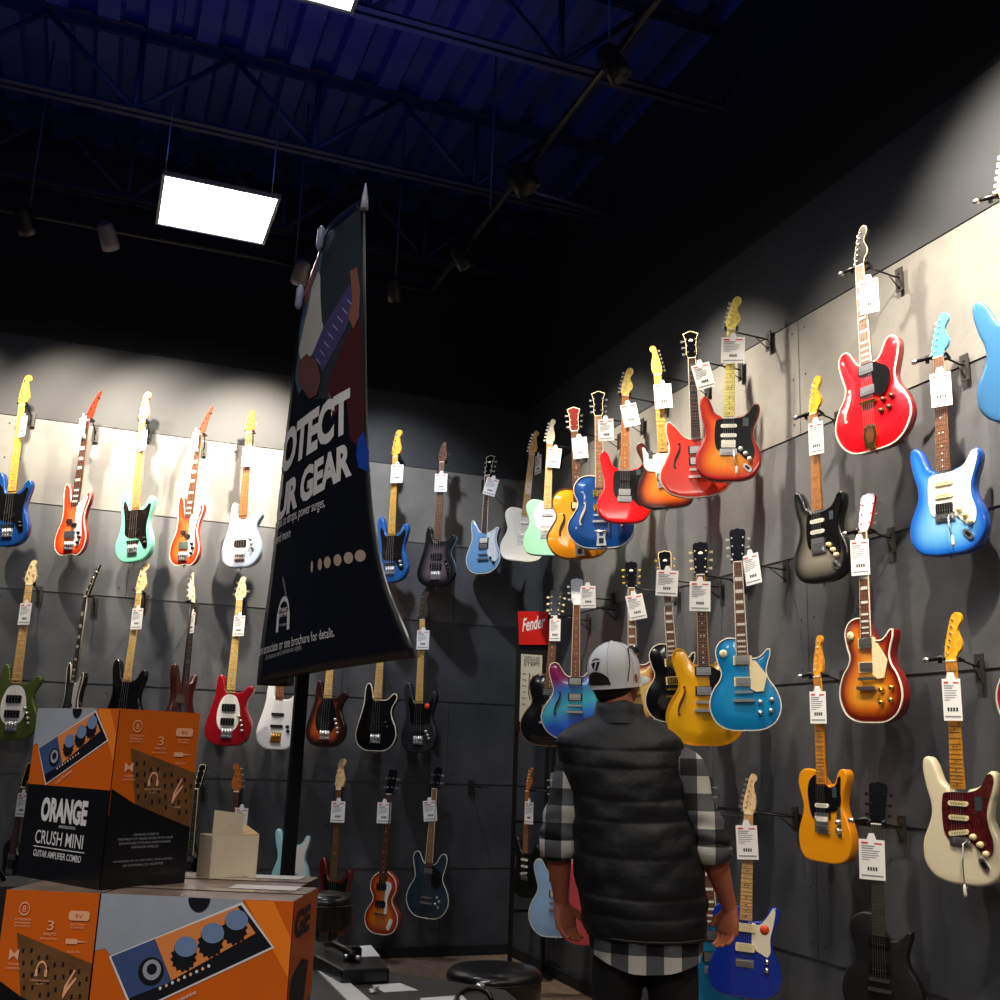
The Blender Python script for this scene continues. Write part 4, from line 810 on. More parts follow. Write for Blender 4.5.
def clad(name, ax, lo, hi):
    """courses of sheet 0.61 m high, each leaning out at its foot over the next"""
    m = MB()
    def P(t, d, z): return (t, -d, z) if ax == 1 else (-d, t, z)
    for k in range(7):
        z0, z1 = .61*k, .61*(k+1)
        if k == 6: z1 = 4.26
        for q in range(8):
            ta, tb = q/8, (q+1)/8
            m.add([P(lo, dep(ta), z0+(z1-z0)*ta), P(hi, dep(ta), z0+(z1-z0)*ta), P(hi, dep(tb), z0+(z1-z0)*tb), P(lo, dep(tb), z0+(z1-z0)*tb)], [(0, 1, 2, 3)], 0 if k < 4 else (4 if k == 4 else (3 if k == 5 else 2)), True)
        m.add([P(lo, LIP, z0), P(hi, LIP, z0), P(hi, 0, z0), P(lo, 0, z0)], [(3, 2, 1, 0)], 0)
        t = lo+(.9 if k % 2 else 1.75)
        while t < hi:
            if k < 6:
                for q in range(8):
                    ta, tb = q/8, (q+1)/8; da, db = dep(ta)+.0012, dep(tb)+.0012
                    m.add([P(t, da, z0+.61*ta), P(t+.004, da, z0+.61*ta), P(t+.004, db, z0+.61*tb), P(t, db, z0+.61*tb)], [(0, 1, 2, 3)], 1)
                for zz in (.06, .3, .55):
                    for dt in (-.05, .05):
                        d = dep(zz/.61)+.003
                        m.add([P(t+dt-.005, d, z0+zz-.005), P(t+dt+.005, d, z0+zz-.005), P(t+dt+.005, d, z0+zz+.005), P(t+dt-.005, d, z0+zz+.005)], [(0, 1, 2, 3)], 1)
            t += 2.44
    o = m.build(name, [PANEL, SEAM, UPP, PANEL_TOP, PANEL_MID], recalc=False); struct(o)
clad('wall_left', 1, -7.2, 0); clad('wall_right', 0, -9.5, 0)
struct(MB().box(-7.2, .1, 0, .1, 0, 6.3).build('wall_upper_left', BWALL)); struct(MB().box(0, .1, -9.5, .1, 0, 6.3).build('wall_upper_right', BWALL))
FL = mat('brown_floor', '84705f', .45, noise_=.35, nscale=14)
struct(MB().box(-7.2, .1, -9.5, .1, -.05, 0).build('floor', FL))
struct(MB().box(-7.2, -.03, -.05, -.035, 0, .07).build('baseboard_left', BWALL)); struct(MB().box(-.05, -.035, -9.5, -.03, 0, .07).build('baseboard_right', BWALL))
# metal roof deck
DECK = mat('painted_roof_deck', '1d2858', .55); STEEL = mat('painted_steel', '11152a', .6)
m = MB(); y = -9.5; z0 = 5.86; xs = (-7.2, .1); prof = []
x = -7.2
while x < 0:
    prof += [(x, 0), (x+.13, 0), (x+.16, .06), (x+.27, .06), (x+.30, 0)]; x += .30
for i, (px_, dz) in enumerate(prof): m.v += [Vector((px_, -9.5, z0+dz)), Vector((px_, .1, z0+dz))]
for i in range(len(prof)-1): m.f.append([2*i, 2*i+1, 2*i+3, 2*i+2]); m.m.append(0); m.sm.append(False)
struct(m.build('ceiling', DECK, recalc=False))
# open web joists
def joist(y, label):
    r = thing('roof_joist', label, 'roof joist', Matrix.Translation((-3.6, y, 5.28)), 'steel joists under the roof deck')
    T = Matrix.Translation((3.6, -y, -5.28)); m = MB()
    for dy in (-.03, .03):
        m.box(-7.1, 0, y+dy-.022, y+dy+.022, 5.28, 5.285, M=T); m.box(-7.1, 0, y+dy*.35-.003, y+dy*.35+.003, 5.28, 5.325, M=T)
    m.build('bottom_chord', STEEL, r)
    m = MB()
    for dy in (-.03, .03):
        m.box(-7.1, 0, y+dy-.025, y+dy+.025, 5.85, 5.856, M=T); m.box(-7.1, 0, y+dy*.35-.003, y+dy*.35+.003, 5.80, 5.856, M=T)
    m.build('top_chord', STEEL, r)
    x = -1.06+1.13*1
    while x > -7:
        for a, b in (((x, 5.3), (x-.565, 5.84)), ((x-.565, 5.84), (x-1.13, 5.3)), ((x-1.13, 5.3), (x-1.13, 5.84))):
            if a[0] > 0: continue
            MB().tube([(a[0], y, a[1]), (b[0], y, b[1])], .020, 6).xf(T).build('web_bar', STEEL, r)
        x -= 1.13
for y, l in ((-.35, 'steel web joist under the roof deck closest to the left wall'), (-1.55, 'steel web joist passing just above the track corner'), (-3.03, 'steel web joist crossing above the hanging lamp'), (-4.5, 'steel web joist at the very top of the picture'), (-6.0, 'steel web joist nearest overhead')):
    joist(y, l)
# conduits
def pipe(name, pts, r_, material, label, cat='conduit'):
    o = MB().tube(pts, r_, 8).build(name, material); tag(o, label, cat); return o
LZ = 4.62
TRK = mat('track_metal', '1a1a1e', .4, .4)
pipe('lighting_track', [(-6.8, -1.23, LZ), (-1.23, -1.23, LZ)], .017, TRK, 'dark lighting track running parallel to the left wall', 'lighting track')
pipe('lighting_track', [(-1.23, -1.26, LZ), (-1.23, -8.5, LZ)], .019, TRK, 'dark lighting track running parallel to the right wall towards the top', 'lighting track')
A = on(510, 184, 2, 5.2); pipe('conduit_pipe', [A, (0, on(622, 212, 0, 0).y, 5.2)], .013, mat('pipe_blue_grey', '4a5060', .4, .4), 'thin grey conduit reaching the right wall under the deck')
for i, (x, y) in enumerate(((-3.86, -1.23), (-1.5, -1.23), (-2.2, -1.23), (-1.23, -2.4), (-1.23, -4.0))):
    pipe('hanger_rod', [(x, y, LZ), (x, y, 5.85)], .006, mat('rod_blue_grey', '3a4050', .5, .3), 'thin rod holding the lighting track, '+['at the far left', 'just left of the track corner', 'right of the square ceiling light', 'behind the hanging lamp', 'near the upper frame edge'][i], 'hanger rod')
# ceiling light panels (hung at 4.5 m)
PAN = mat('light_diffuser', 'ffffff', .5, emit='f2f6ff', es=22); FRM = mat('light_frame', '8a90a0', .5)
def panel(x0, x1, y0, y1, label):
    r = thing('ceiling_light', label, 'ceiling light', Matrix.Translation(((x0+x1)/2, (y0+y1)/2, 4.5)), 'square ceiling lights'); T = Matrix.Translation((-(x0+x1)/2, -(y0+y1)/2, -4.5))
    m = MB(); w = .018
    m.box(x0-w, x1+w, y0-w, y0, 4.49, 4.515, M=T); m.box(x0-w, x1+w, y1, y1+w, 4.49, 4.515, M=T); m.box(x0-w, x0, y0, y1, 4.49, 4.515, M=T); m.box(x1, x1+w, y0, y1, 4.49, 4.515, M=T); m.box(x0-w, x1+w, y0-w, y1+w, 4.511, 4.516, M=T)
    m.build('frame', FRM, r)
    MB().box(x0, x1, y0, y1, 4.495, 4.51, M=T).build('diffuser', PAN, r)
    for sx in (x0, x1):
        MB().tube([(sx, (y0+y1)/2, 4.515), (sx, (y0+y1)/2, 5.86)], .003, 5).xf(T).build('suspension_wire', NICKEL, r)
panel(-3.10, -2.485, -2.30, -1.71, 'square white ceiling light panel above the banner')
panel(-3.10, -2.465, -4.62, -4.03, 'square white ceiling light panel cut off by the top edge')
# track lamps with real spot lights
def lamp(P, aim, power, size, label, col=(1, .93, .80), blend=1.0, rad=.05, housing=.055, spot=True, seen=True):
    P = Vector(P); aim = Vector(aim); d = (aim-P).normalized()
    r = thing('track_lamp', label, 'track lamp', Matrix.Translation(P), 'lamps on the lighting track')
    q = Vector((0, 0, -1)).rotation_difference(d).to_matrix().to_4x4(); h = housing
    MB().box(-.02, .02, -.02, .02, .05, LZ-P.z+.0).build('stem', mat('lamp_grey', '5a5c62', .5), r)
    MB().lathe([(h*.6, .14), (h*.9, .12), (h, .02), (h, -.03), (h*.86, -.03), (h*.8, .01), (0, .012)], 20, M=q).build('lamp_housing', (mat('lamp_housing_lit', '8c8e94', .45, .2) if 'square ceiling' in label else mat('lamp_housing_black', '1c1d20', .45, .2)), r)  # paler copy of the housing colour paints in light falling on it
    L = bpy.data.lights.new('spot_beam', 'SPOT'); L.energy = power; L.color = col; L.spot_size = math.radians(size); L.spot_blend = blend; L.shadow_soft_size = rad
    lo = link('spot_beam', L, r); lo.matrix_local = Matrix.Translation(d*.05)@q
WARM = (1, .88, .70)
LW = [(-4.75, -4.4), (-3.86, -3.35), (-3.37, -2.75), (-2.62, -2.25)]
lab = ['track lamp out of view at the far left of the left wall track', 'second track lamp of the left wall track, just past the frame', 'track lamp left of the square ceiling light', 'track lamp right of the square ceiling light, next to the banner top']
for (lx, ax_), l, pw, xx in zip(LW, lab, (380, 450, 640, 800), (0, 0, 0, 0)):
    lamp((lx if l[0] == 't' and 'left of' in l or 'out' in l or 'second' in l else -2.165, -1.23, 4.52), (ax_, 0, 3.30), pw, 66, l, WARM)
lamp((-1.5, -1.23, 4.52), (-1.0, 0, 2.8), 190, 75, 'track lamp hidden behind the banner near the track corner', (.9, .93, 1))
RW = [(-1.95, (-.35, -1.8, 3.3), 520), (-3.0, (-.32, -3.0, 3.3), 620), (-4.1, (-.2, -4.2, 2.9), 330), (-5.6, (0, -5.2, 3.4), 1150), (-6.6, (-.1, -5.4, 2.2), 420)]
rl = ['small track lamp near the track corner', 'large hanging track lamp with bright rim', 'track lamp above the top frame edge, right track', 'track lamp aimed at the pale upper right panels', 'track lamp above and behind the camera side']
for (y, aim, pw), l in zip(RW, rl):
    lamp((-1.23, y, 4.50), aim, pw, 66, l, WARM, housing=.075 if 'large' in l else .055)
# ambient: cool dusk from the shop front, added fill light behind the viewer
W = bpy.data.worlds.new('dusk'); bpy.context.scene.world = W; W.use_nodes = True
bg = W.node_tree.nodes['Background']; bg.inputs[0].default_value = (.30, .36, .55, 1); bg.inputs[1].default_value = .05
# unseen area lights added for fill, without any fixture
def add_area_light(x, y, z, sx, sy, e, col=(.95, .97, 1)):
    L = bpy.data.lights.new('added_area_light', 'AREA'); L.shape = 'RECTANGLE'; L.size = sx; L.size_y = sy; L.energy = e; L.color = col
    o = link('added_area_light', L); o.location = (x, y, z); return o
add_area_light(-3.6, -9.3, 4.4, 2.4, 1.2, 115, (1, .95, .86)); add_area_light(-6.2, -7.5, 4.4, 1.2, .6, 50, (1, .95, .86))
# unseen blue area lights added above the tracks to tint the roof deck
for (x, y) in ((-3.6, -3.2), (-3.6, -6.5)):
    u_ = add_area_light(x, y, 4.75, 4.5, 2.4, 30, (.06, .15, 1)); u_.rotation_euler = (PI, 0, 0)
# ---------------------------------------------------------------- camera and view
cd = bpy.data.cameras.new('camera'); cam = link('camera', cd); bpy.context.scene.camera = cam
cd.sensor_fit = 'HORIZONTAL'; cd.sensor_width = 36; cd.lens = 36*FPX/1000; cd.clip_start = .05
cam.matrix_world = Matrix(((_r.x, -_d.x, -_f.x, CAM.x), (_r.y, -_d.y, -_f.y, CAM.y), (_r.z, -_d.z, -_f.z, CAM.z), (0, 0, 0, 1)))
vs = bpy.context.scene.view_settings; vs.view_transform = 'Standard'; vs.look = 'None'; vs.exposure = 0; vs.gamma = 1; vs.use_curve_mapping = False
#PART4
# ---------------------------------------------------------------- helpers for printed faces
def area_mesh(name, pts, S, material, parent, off=.0006, step=.05):
    """fill a 2D outline and lay it on the surface S(u,v,off)"""
    P = [Vector(p) for p in pts]; n = len(P)
    def ins(q):
        r = False
        for i in range(n):
            a, c = P[i], P[(i+1) % n]
            if (a.y > q.y) != (c.y > q.y) and q.x < (c.x-a.x)*(q.y-a.y)/(c.y-a.y)+a.x: r = not r
        return r
    co = list(P); E = []
    x0, x1, y0, y1 = min(p.x for p in P), max(p.x for p in P), min(p.y for p in P), max(p.y for p in P)
    if step:
        i = int(x0/step)
        while i*step < x1:
            j = int(y0/step)
            while j*step < y1:
                q = Vector((i*step+step*.37, j*step+step*.41))
                if ins(q): co.append(q)
                j += 1
            i += 1
    r = geometry.delaunay_2d_cdt(co, [(i, (i+1) % n) for i in range(n)], [], 1, 1e-7)
    m = MB(); m.add([S(v.x, v.y, off) for v in r[0]], [list(f) for f in r[2]], 0, True)
    return m.build(name, material, parent, recalc=False)
def circle(cx, cy, rx, ry=None, n=20, a0=0, a1=360):
    ry = ry or rx
    return [(cx+rx*math.cos(math.radians(a0+(a1-a0)*i/n)), cy+ry*math.sin(math.radians(a0+(a1-a0)*i/n))) for i in range(n+(a1-a0 != 360))]
def ringpts(cx, cy, r0x, r0y, w, a0, a1, n=16):
    o = circle(cx, cy, r0x, r0y, n, a0, a1); i = circle(cx, cy, r0x-w, r0y-w, n, a0, a1)
    return o+i[::-1]
# ---------------------------------------------------------------- hanging banner
LE = [(257, 685, 2.52), (272, 560, 2.54), (281, 480, 2.55), (290, 400, 2.56), (302, 300, 2.56), (325, 230, 2.55)]
RE = [(415, 658, 2.12), (385, 575, 2.20), (372, 500, 2.26), (367, 400, 2.32), (366, 300, 2.36), (365, 197, 2.40)]
def edge(E, v):
    n = len(E)-1; t = max(0, min(1, v))
    # parameter by pixel height
    y = E[0][1]+(E[-1][1]-E[0][1])*t
    for i in range(n):
        if E[i+1][1] <= y+1e-6: break
    a, b = E[i], E[i+1]; k = (y-a[1])/(b[1]-a[1])
    p0 = E[max(0, i-1)]; p3 = E[min(n, i+2)]
    def cr(j):
        m0 = (b[j]-p0[j])/2; m1 = (p3[j]-a[j])/2
        return (2*k**3-3*k*k+1)*a[j]+(k**3-2*k*k+k)*m0+(-2*k**3+3*k*k)*b[j]+(k**3-k*k)*m1
    return atd(cr(0), y, cr(2))
def ban(u, v, off=0):
    a, b = edge(LE, v), edge(RE, v); w = (b-a); t = w.normalized(); nb = t.cross(Vector((0, 0, 1))).normalized()
    if nb.dot(CAM-a) < 0: nb = -nb
    if u >= 0:
        bul = .30*w.length*(u*(1-u))
        p = a+w*u-nb*0
        # belly away from the viewer on the left, so that the left edge turns back
        p = a+w*u+nb*bul*.55
        return p+nb*off
    r = .05; th = -u*.75/r*.5
    th = min(th, 3.0)
    q = a-nb*(r*math.sin(th))*1.6-t*(r*(1-math.cos(th)))*-.6
    return q+nb*off*math.cos(th)
BV = bpy.data.materials.new('banner_vinyl')
BV.use_nodes = True; bb = BV.node_tree.nodes['Principled BSDF']; bb.inputs['Base Color'].default_value = lin('0e0f16'); bb.inputs['Roughness'].default_value = .28; bb.inputs['Coat Weight'].default_value = .4
PB0 = atd(299, 720, 2.62)
br_ = thing('hanging_banner', 'tall black glossy vinyl banner with white lettering hanging on a black pole', 'banner', Matrix.Translation((PB0.x, PB0.y, 1.6)))
BI = Matrix.Translation((-PB0.x, -PB0.y, -1.6))
def banp(u, v, off=0): return BI@ban(u, v, off)
m = MB(); NU, NV = 26, 40; us = [-.30+1.30*i/NU for i in range(NU+1)]
for j in range(NV+1):
    for u in us: m.v.append(banp(u, j/NV))
for j in range(NV):
    for i in range(NU): m.f.append([j*(NU+1)+i, j*(NU+1)+i+1, (j+1)*(NU+1)+i+1, (j+1)*(NU+1)+i]); m.m.append(0); m.sm.append(True)
bo = m.build('vinyl_sheet', BV, br_)
sm_ = bo.modifiers.new('thickness', 'SOLIDIFY'); sm_.thickness = .0012; sm_.offset = 0
def uvpx(x, y):
    def xe(E):
        for i in range(len(E)-1):
            if E[i+1][1] <= y: break
        a, b = E[i], E[i+1]; k = (y-a[1])/(b[1]-a[1]); return a[0]+(b[0]-a[0])*k
    u = 0.5
    xl, xr = xe(LE), xe(RE)
    u = (x-xl)/(xr-xl)
    yb = 685+(658-685)*u; yt = 230+(197-230)*u
    return (u, (yb-y)/(yb-yt))
def bprint(name, px, material, off=.002, step=.03): return area_mesh(name, [uvpx(*p) for p in px], banp, material, br_, off, step)
bprint('printed_backdrop', [(330, 232), (363, 206), (364, 300), (366, 390), (340, 400), (318, 400), (306, 330)], mat('print_slate', '2e343c', .3, coat=.4), .0016)
bprint('printed_guitar_body', [(323, 240), (318, 262), (309, 290), (303, 330), (298, 380), (304, 395), (314, 380), (322, 330), (327, 285), (327, 255)], mat('print_blue_grey', '4a6078', .3, coat=.4), .0022)
bprint('printed_red_edge', [(321, 252), (316, 262), (309, 290), (307, 305), (312, 300), (319, 272)], mat('print_orange_red', 'a84a38', .3, coat=.4), .0026)
bprint('printed_pickguard', [(325, 272), (328, 276), (328, 300), (330, 322), (332, 328), (326, 345), (318, 358), (306, 362), (303, 350), (312, 315), (318, 288)], mat('print_grey_white', 'b8b8b4', .3, coat=.4), .0030)
bprint('printed_fretboard', [(355, 285), (360, 300), (352, 330), (332, 372), (320, 356), (332, 328)], mat('print_purple_blue', '4a4474', .3, coat=.4), .0034)
for k in range(9):
    a = Vector((357-4.0*k, 292+8.4*k)); bprint('printed_fret', [a, a+Vector((4.5, 5.5)), a+Vector((4.2, 6.4)), a+Vector((-.3, .9))], mat('print_lilac', 'a8a0cc', .3), .0038, 0)
bprint('printed_hand', [(356, 272), (361, 268), (363, 290), (362, 318), (358, 330), (354, 318), (357, 300)], mat('print_skin', '8a5a50', .3, coat=.4), .004)
bprint('printed_hand', [(304, 362), (314, 355), (326, 362), (330, 380), (326, 396), (318, 400), (308, 388), (303, 378)], mat('print_skin_dark', '6a463e', .3, coat=.4), .0044)
bprint('printed_sleeve', [(352, 335), (363, 320), (366, 400), (367, 452), (356, 440), (352, 400), (340, 420), (336, 385)], mat('print_maroon', '4a2024', .3, coat=.4), .0020)
bprint('printed_blue_glow', [(366, 432), (362, 440), (361, 455), (363, 468), (370, 472), (370, 450)], mat('print_blue', '1c48b0', .3, coat=.4), .0022)
for i, (x, w) in enumerate(((326, 1.2), (334, 2), (341, 3.2), (350, 3.4), (359, 3.8), (368, 4.2))):
    bprint('printed_light_dot', circle(x, 567-i*2.2, w, 6, 14), mat('print_cream', 'b8a894', .3, coat=.4), .0022, 0)
bprint('printed_cable', [(290, 575), (294, 580), (300, 600), (299, 601), (292, 584)], mat('print_grey', '70747c', .3), .0022, 0)
WTX = mat('banner_white', 'e6e6ea', .35, coat=.3); LTX = mat('banner_light_grey', 'b4b4bc', .35)
def btext(s, name, u0, v0, w, h, dv=0, bold=.0, mt=WTX, shear=0, off=.0034, sub=10, sp=1.0):
    return text_on(s, lambda x, y: banp(x, y+dv*x, off), name, mt, br_, width=w, height=h, x=u0, y=v0, bold=bold, shear=shear, sub=sub, spacing=sp)
btext('PROTECT', 'lettering_line', -.28, .457, 1.13, .097, .050, .045, sp=.93)
btext('YOUR GEAR', 'lettering_line', -.30, .352, 1.16, .078, .060, .045, sp=.93)
btext('Covers damage due to drops, power surges,', 'lettering_line', -.29, .332, .90, .030, .02, .0)
btext('liquid spills and more', 'lettering_line', -.18, .298, .42, .028, .02, .0)
btext('Ask an associate or see brochure for details.', 'lettering_line', -.06, .064, .68, .021, .008, .0)
btext('Exclusions and limitations apply.', 'lettering_line', .08, .044, .31, .015, .022, .0, LTX)
hp_ = area_mesh('headphones_mark', ringpts(.225, .145, .058, .036, .011, 0, 180)+[], banp, WTX, br_, .0030, 0)
for s_ in (-1, 1):
    x = .225+s_*.052; area_mesh('ear_cup_mark', [(x-.012, .105), (x+.012, .105), (x+.012, .146), (x-.012, .146)], banp, WTX, br_, .0030, 0)
btext('Protect', 'mark_lettering', .187, .147, .078, .012, 0, .02, sub=2); btext('your gear', 'mark_lettering', .187, .133, .078, .012, 0, .02, sub=2); btext('Pro Coverage', 'mark_lettering', .195, .114, .062, .008, 0, .0, sub=2)
# clips at the left of the banner head
CLP = mat('clip_grey_lilac', '8a8eae', .35)
for (x, y, h) in ((323, 238, 12), (302, 297, 12)):
    a, b = BI@atd(x-1, y-h, 2.52), BI@atd(x-4, y+h, 2.52)
    MB().tube([a, a+(b-a)*.15, a+(b-a)*.85, b], [.003, .009, .009, .004], 8).build('clip', CLP, br_)
tp_ = BI@ban(1, 1); MB().tube([tp_+Vector((0, 0, -.03)), tp_+Vector((0, 0, .0)), tp_+Vector((0, 0, .035))], [.010, .007, .001], 8).build('corner_tip', mat('clip_pale', 'b0b4c4', .35), br_)
POL = mat('pole_black', '060607', .4, .2)
r = thing('banner_pole', 'black square pole standing behind the amplifier boxes and carrying the banner', 'pole', Matrix.Translation((PB0.x, PB0.y, 0)))
MB().box(-.015, .015, -.015, .015, .02, 2.55).build('upright', POL, r)
MB().lathe([(.22, 0), (.22, .012), (.05, .03), (.025, .06)], 28).build('foot_plate', POL, r)
e = ban(.9, .985)-Vector((PB0.x, PB0.y, 0)); MB().tube([(0, 0, 2.54), (e.x, e.y, e.z)], .008, 8).build('top_bracket', POL, r)

# ---------------------------------------------------------------- amplifier boxes
ORG = mat('carton_orange', 'd2600c', .38, coat=.15, noise_=.06, nscale=9); CBK = mat('carton_black', '0a0a0c', .35, coat=.2); CWH = mat('carton_grey_white', '9ba2b0', .4, noise_=.15, nscale=14)
PBLU = mat('carton_blue', '3c5080', .4); PDK = mat('carton_dark', '12141c', .4); PGR = mat('carton_knob_blue', '7088b0', .4); PBR = mat('carton_brown', '6e4824', .5, noise_=.25, nscale=60); INKW = mat('carton_white_ink', 'dcdce0', .45); INKP = mat('carton_peach_ink', 'f0b08a', .45)
CTAPE = mat('carton_top', '7c6a60', .4, noise_=.35, nscale=22)
def front_art(S0, par, ks=.40):
    S = lambda u, v, o=0: S0(u, v*ks/.4 if v < .4 else ks+(v-.4)/.6*(1-ks), o)
    def Z(pts): return [((x-315)/575, 1-(y-605)/300*.60) for x, y in pts]
    A = lambda n, p, mt, o=.0006: area_mesh(n, Z(p), S, mt, par, o, 0)
    A('orange_ground', [(315, 605), (890, 605), (890, 905), (315, 905)], ORG)
    A('grey_sky', [(315, 605), (742, 605), (735, 620), (490, 715), (365, 765), (345, 745), (315, 752)], CWH, .0009)
    A('orange_glow', [(745, 607), (830, 607), (890, 700), (890, 800), (835, 725)], mat('carton_bright_orange', 'f08020', .4), .0009)
    A('panel_border', [(358, 765), (738, 612), (843, 725), (446, 905)], INKW, .0010)
    A('printed_panel', [(365, 765), (735, 620), (835, 722), (450, 898)], PDK, .0012)
    A('panel_blue', [(365, 765), (490, 715), (550, 820), (432, 866)], PBLU, .0014)
    A('panel_orange', [(490, 715), (725, 624), (785, 690), (550, 818)], mat('carton_soft_orange', 'e08848', .4), .0014)
    for (x, y, k) in ((488, 797, 38),): A('jack_ring', circle(x, y, k, k*.95), PDK, .0016); A('jack_face', circle(x+2, y-4, 27, 26), CWH, .0018); A('jack_hole', circle(x+2, y-6, 15, 14), PDK, .0020)
    for (x, y) in ((580, 745), (655, 708), (722, 672)):
        A('knob_skirt', [(x+(40 if i % 2 else 33)*math.cos(i*PI/14), y+12+(40 if i % 2 else 33)*math.sin(i*PI/14)) for i in range(28)], PDK, .0016)
        A('knob_top', circle(x+4, y-14, 34, 26), PGR, .0018)
    for i in range(9): A('panel_tick', circle(520+i*17, 838-i*7.6, 4.5, 4.5, 8), INKP if i % 2 else INKW, .0016)
    A('finger_notch', circle(610, 606, 33, 36, 12, 0, 180), PDK, .0016)
    S2 = lambda u, v, o=0: S(u, v, o)
    area_mesh('black_ground', [(0, 0), (1, 0), (1, .40), (0, .40)], S, CBK, par, .0007, 0)
    def tx(s, x, y, w, h, b=0, sh=0, mt=INKW):
        return text_on(s, lambda a, c: S(a, c, .0014), 'lettering', mt, par, width=w, height=h, x=x, y=y, align='CENTER', bold=b, shear=sh)
    tx('ORANGE', .5, .245, .56, .105, .05); tx('AMPLIFICATION', .56, .225, .2, .012)
    tx('CRUSH MINI', .48, .15, .58, .058, .005)
    area_mesh('rule_line', [(.18, .135), (.8, .135), (.8, .139), (.18, .139)], S, INKW, par, .0014, 0)
    tx('GUITAR AMPLIFIER COMBO', .48, .095, .58, .028, .01)
    t = lambda a, c: S(.33+(a*.86)*.45, .40+.05+(a*.42)*.62+c, .0018)
    text_on('orange CRUSHMINI', lambda a, c: S(.36+a*.9, .41+a*.5+c, .0018), 'panel_lettering', INKW, par, width=.20, height=.022)
def side_art(S, par):
    A = lambda n, p, mt, o=.0006: area_mesh(n, p, S, mt, par, o, 0)
    A('orange_ground', [(0, .4), (1, .3), (1, 1), (0, 1)], ORG)
    A('grille_cloth', [(.17, .78), (1, .64), (1, .30), (.30, .45)], PBR, .0009)
    for i in range(9):
        for j in range(4):
            x = .26+i*.088+j*.02; y = .71-i*.016-j*.062-(.0 if i % 2 else .02)
            if x < .98: A('grille_hole', [(x-.012, y-.012), (x+.012, y-.012), (x+.012, y+.012), (x-.012, y+.012)], PDK, .0011)
    A('black_ground', [(0, 0), (1, 0), (1, .32), (.30, .46), (0, .55)], CBK, .0012)
    def tx(s, x, y, w, h, b=0, mt=INKP): return text_on(s, lambda a, c: S(a, c, .0017), 'lettering', mt, par, width=w, height=h, x=x, y=y, align='CENTER', bold=b)
    A('eight_ring', ringpts(.22, .905, .058, .036, .008, 0, 359), INKP, .0014); tx('8', .22, .887, .035, .036)
    for y, s in ((.845, 'EXTENSION'), (.828, 'SPEAKER'), (.811, 'OUTPUT')): tx(s, .22, y, .17, .011)
    tx('3', .52, .80, .07, .05); tx('WATTS', .52, .773, .14, .016); tx('RMS OUTPUT', .52, .752, .18, .010)
    A('battery_mark', [(.72, .855), (.90, .855), (.92, .865), (.92, .895), (.90, .905), (.72, .905), (.70, .895), (.70, .865)], INKP, .0014); tx('9V', .81, .868, .08, .022, mt=ORG); tx('BATTERY', .81, .83, .15, .010); tx('POWERED', .81, .815, .15, .010)
    A('plug_mark', [(.70, .735), (.82, .735), (.82, .743), (.93, .748), (.82, .753), (.82, .761), (.70, .761)], INKP, .0014); tx('AUX IN', .79, .69, .13, .012)
    A('tone_mark', [(.12, .70), (.17, .675), (.22, .70), (.22, .64), (.17, .662), (.12, .64)], INKP, .0014); tx('TONE', .18, .615, .12, .012); tx('CONTROL', .18, .595, .16, .012)
    A('phones_mark', ringpts(.48, .60, .055, .045, .012, 0, 180), INKP, .0014)
    for s_ in (-1, 1): A('phones_cup', [(.48+s_*.05-.014, .565), (.48+s_*.05+.014, .565), (.48+s_*.05+.014, .60), (.48+s_*.05-.014, .60)], INKP, .0014)
    tx('HEADPHONE', .48, .54, .20, .010); tx('OUT', .48, .522, .07, .010)
    A('fork_mark', [(.74, .46), (.78, .50), (.86, .56), (.85, .57), (.76, .515), (.84, .60), (.83, .61), (.74, .52), (.73, .47)], INKP, .0014); tx('TUNER', .80, .435, .11, .010)
    for y, s, w in ((.285, 'ORANGE TONE IN', .30), (.262, 'THE PALM OF YOUR HAND WITH OUR', .66), (.239, 'SIGNATURE STYLING AND HIGHER', .62), (.216, 'SPEAKER GRILLE', .32), (.140, 'POWERED BY 9V BATTERY (INCLUDED)', .70), (.117, 'OR OPTIONAL DC ADAPTER', .48)): tx(s, .46, y, w, .013, mt=mat('carton_dim_ink', '98989e', .5))
